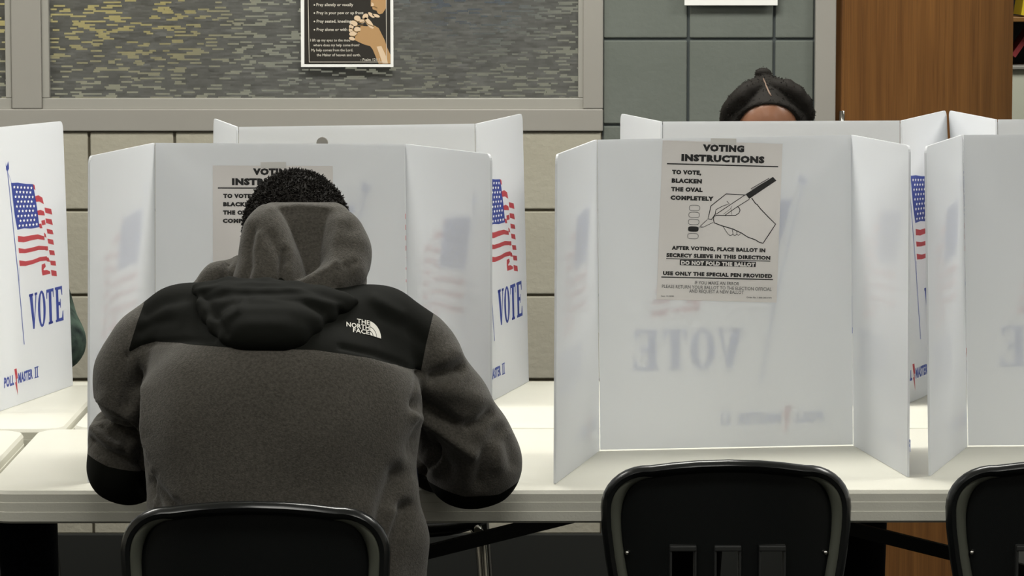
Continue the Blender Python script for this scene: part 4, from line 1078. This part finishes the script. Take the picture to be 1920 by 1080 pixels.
g.chain([(jy(372, 543, .002), .012), (jy(430, 538, .004), .015), (jy(500, 540, .006), .015), (jy(556, 548, .006), .014), (jy(600, 568, .005), .013), (jy(640, 574, .004), .011), (jy(664, 566, .0), .008)], .012)
V, Q = g.mesh(); V = relax(V, Q, 2)
V = sculpt(V, Q, [
    ('ridge', [(370,545),(420,540),(470,536),(520,538),(560,546),(600,566),(640,575)], .006, .004), ('ridge', [(376,556),(430,553),(500,552),(560,562),(605,584)], .006, -.004),
    ('ridge', [(372,556),(388,592),(410,632)], .008, .005), ('ridge', [(384,556),(400,592),(420,626)], .008, -.005),
    ('ridge', [(405,590),(430,572),(460,560)], .008, -.005), ('ridge', [(425,602),(446,585),(456,560)], .006, .005), ('ridge', [(440,560),(425,590)], .006, .003)])
pouch = make('hood_pouch', V, Q, M_nylon, hood, smooth=True); tag(pouch, 'black nylon lower part of the hood')
# stitched logo lies on the yoke (or on whatever part of the jacket back is outermost there)
bvh = BVHTree.FromPolygons([tuple(v) for v in yV], [tuple(int(i) for i in t) for t in yT])
def onback(off):
    def g_(x, y):
        p = at(x, y, 5.5); q = at(x, y, 6.0); d = (q - p).normalized(); h = bvh.ray_cast(p, d)
        return (h[0] if h[0] is not None else at(x, y, 5.7)) - d * off
    return g_
lg = Art()
lg.text('THE', 669.4, 693.2, 605.6, 8.4, .02, .17); lg.text('NORTH', 649.6, 693.0, 611.8, 8.6, .02, .17); lg.text('FACE', 662.0, 692.6, 622.4, 8.4, .02, .17)
for r0, r1 in ((.61, 1.0), (.29, .56), (.04, .23)):
    pts = []
    for k in range(11):
        a_ = math.pi/2 * k / 10; pts.append((r1*math.cos(a_), r1*math.sin(a_)))
    for k in range(10, -1, -1):
        a_ = math.pi/2 * k / 10; pts.append((r0*math.cos(a_), r0*math.sin(a_)))
    lg.poly([(694.0 + u*20.6, 628.2 - v*26.0 + u*6.6) for u, v in pts])
o = lg.build('logo', M_logo, onback(.0012), jk); tag(o, 'white stitched logo on the right shoulder')
# shirt hem, trousers, shoes
g = SDF((-.42, 5.60, .60), (-.10, 5.95, .95), .005)
g.chain([(at(715, 860, 5.77), .050), (at(722, 900, 5.765), .048), (at(727, 945, 5.76), .046)], .02); g.cone(at(722, 890, 5.765), at(640, 890, 5.74), .046, .05, .02)
build_sdf('shirt', g, M_navy, man)
def trousers(cx, hy, ky, m, parent, sgn=1, spread=.16, z=.53, h=.010, kneez=None):
    """legs from hips at hy to knees at ky, shins down to the floor"""
    g = SDF((cx - .36, min(hy, ky) - .25, .06), (cx + .36, max(hy, ky) + .25, .74), h); kz = kneez or z
    g.ell((cx, hy, z + .02), (.17, .125, .10), .05)
    for sx in (-1, 1):
        a_ = Vector((cx + sx*.095, hy, z)); b_ = Vector((cx + sx*spread, ky, kz)); c_ = Vector((cx + sx*(spread + .01), ky - sgn*.06, .13))
        g.cone(a_, b_, .092, .070, .03); g.cone(b_, c_, .068, .055, .02)
    build_sdf('trousers', g, m, parent)
    for sx in (-1, 1):
        g = SDF((cx + sx*(spread + .01) - .08, ky - .35, -.01), (cx + sx*(spread + .01) + .08, ky + .35, .17), .007)
        p = Vector((cx + sx*(spread + .01), ky - sgn*.08, .055)); g.chain([(p, .048), (p + Vector((0, sgn*.09, -.008)), .046), (p + Vector((0, sgn*.17, -.016)), .040)], .03)
        g.F[:, :, g.ax[2] < .002] = .05
        build_sdf('shoe', g, M_shoe, parent)
trousers(-.372, 5.66, 6.10, M_greyjeans, man)

# ---- people on the far side, facing the camera
def far_person(cx, hy, label, headp, headrot, coat, sh_w, elbows, wrists, spread, h=.008):
    r = empty('person', (cx, hy, 0)); tag(r, label, 'person')
    g = SDF((cx - .52, 6.75, -.02), (cx + .52, 8.30, 1.42), h)
    R = Matrix.Rotation(math.pi, 3, 'Z') @ Matrix.Rotation(math.radians(-headrot), 3, 'X')
    head(g, headp, R)
    nk = Vector((cx, hy - .09, 1.03)); g.cone(nk, Vector(headp) + Vector((0, .03, -.06)), .055, .05, .03)
    for z, y, rx in ((.58, hy, .14), (.76, hy - .03, .14), (.92, hy - .07, .16)): g.ell((cx, y, z), (rx, .09, .15), .06)
    for sx, el, wr in zip((-1, 1), elbows, wrists):
        sh = Vector((cx + sx*sh_w, hy - .08, .98)); g.cone(nk, sh, .045, .042, .04); g.cone(sh, el, .042, .036, .02); g.cone(el, wr, .036, .025, .02)
        hand(g, wr, (-sx*.5, -.8, -.06), (0, 0, -1), (-sx*.8, .5, 0), .5)
        a_ = Vector((cx + sx*.095, hy, .54)); b_ = Vector((cx + sx*spread, hy - .43, .53)); c_ = Vector((cx + sx*(spread+.01), hy - .36, .10))
        g.cone(a_, b_, .072, .05, .03); g.cone(b_, c_, .048, .033, .02); g.cone(c_, c_ + Vector((0, -.14, -.055)), .03, .024, .015)
    build_sdf('body', g, M_skin, r)
    g = SDF((cx - .52, 6.95, .46), (cx + .52, 8.25, 1.14), h)
    for z, y, rx in ((.58, hy, .185), (.76, hy - .03, .185), (.92, hy - .07, .20)): g.ell((cx, y, z), (rx, .125, .18), .08)
    for sx, el, wr in zip((-1, 1), elbows, wrists):
        sh = Vector((cx + sx*sh_w, hy - .08, .975)); g.cone(Vector((cx, hy - .08, 1.0)), sh, .07, .066, .05)
        g.cone(sh, el, .066, .060, .03); g.cone(el, lerp(Vector(el), Vector(wr), .9), .058, .040, .03)
    build_sdf('jacket', g, coat, r)
    trousers(cx, hy, hy - .43, M_jeans if coat is M_camo else M_darkcoat, r, -1, spread)
    return r, R
# person with twisted hair
hcg = Vector((at(1438, 200, 7.76).x, 7.765, 1.252))
girl, RG = far_person(.557, 7.87, 'person with dark hair parted and twisted back, forehead showing over the booth', hcg, 12, M_darkcoat, .175,
    (Vector((.30, 7.52, .83)), Vector((.815, 7.52, .83))), (Vector((.45, 7.34, .79)), Vector((.66, 7.34, .79))), .17)
def gp_(x, y, z): return hcg + RG @ Vector((x, y, z))
g = SDF(np.array(hcg) - .17, np.array(hcg) + .17, .004)
g.ell(gp_(0, -.013, .030), (.090, .1015, .094), .01, RG); g.ell(gp_(0, -.06, -.02), (.072, .055, .08), .03, RG)
g.ell(gp_(0, .132, -.008), (.150, .112, .115), .004, RG, sub=True)
zt = lambda px, py, Y: at(px, py, Y)
for k in range(9):                                                                  # topknot
    a_ = k * 2 * math.pi / 9; g.ell(zt(1431 + 8*math.cos(a_), 138 + 4*math.sin(a_), 7.79 + .008*math.sin(a_)), (.010, .010, .008), .004)
g.ell(zt(1431, 138, 7.79), (.012, .012, .011), .006)
twl = smooth_path([zt(1428,158,7.72), zt(1405,165,7.705), zt(1388,179,7.705), zt(1372,196,7.72), zt(1362,216,7.75), zt(1364,240,7.785)], 5)
twr = smooth_path([zt(1446,156,7.72), zt(1472,160,7.705), zt(1492,172,7.705), zt(1508,190,7.72), zt(1515,212,7.75), zt(1510,240,7.785)], 5)
for tw in (twl, twr):
    for i, p in enumerate(tw):
        ph = i * 1.25; f_ = min(1, .45 + i / 12)
        g.ell(p + Vector((.0022*math.cos(ph), 0, .0022*math.sin(ph))) * f_, (.0125*f_, .0135*f_, .0125*f_), .010)
g.groove([zt(1430,146,7.73), zt(1436,160,7.69), zt(1445,178,7.67)], .004, .006)
V, Q = g.mesh(); V = relax(V, Q, 1)
VV, FF = tufts(V, Q, 2500, .0016, 8, rr=.0009)
make('hair', [tuple(v) for v in V] + [tuple(v) for v in VV], [tuple(q) for q in Q] + [tuple(i + len(V) for i in f) for f in FF], M_hair, girl, smooth=False)
# pale parting: thin strip following the crown
hv = BVHTree.FromPolygons([tuple(v) for v in V], [tuple(int(i) for i in q) for q in Q])
pp = []
for px, py in ((1431,147),(1434,154),(1437,162),(1440,169),(1443,175),(1446,180)):
    o_ = at(px, py, 7.4); d_ = (at(px, py, 7.9) - o_).normalized(); h_ = hv.ray_cast(o_, d_); pp.append((h_[0] if h_[0] is not None else at(px, py, 7.68)) - d_ * .0006)
o = MB().tube(pp, [.0012, .0016, .0018, .0019, .0020, .0012], 6).build('parting', M_scalp, girl, smooth=True); tag(o, 'pale parting line in the dark hair')

# person in camouflage
hcc = Vector((-1.27, 7.74, 1.22))
camo, RC = far_person(-1.25, 7.87, 'person in green camouflage, elbow and dark jeans showing beside the left flag booth', hcc, 25, M_camo, .19,
    (Vector((-1.47, 7.62, .83)), Vector((-.984, 7.62, .812))), (Vector((-1.30, 7.38, .79)), Vector((-1.10, 7.36, .79))), .22)
g = SDF(np.array(hcc) - .15, np.array(hcc) + .15, .006)
def cp_(x, y, z): return hcc + RC @ Vector((x, y, z))
g.ell(cp_(0, -.014, .032), (.081, .099, .093), .01, RC); g.ell(cp_(0, .12, -.01), (.088, .08, .10), .008, RC, sub=True)
build_sdf('hair', g, M_hair, camo)
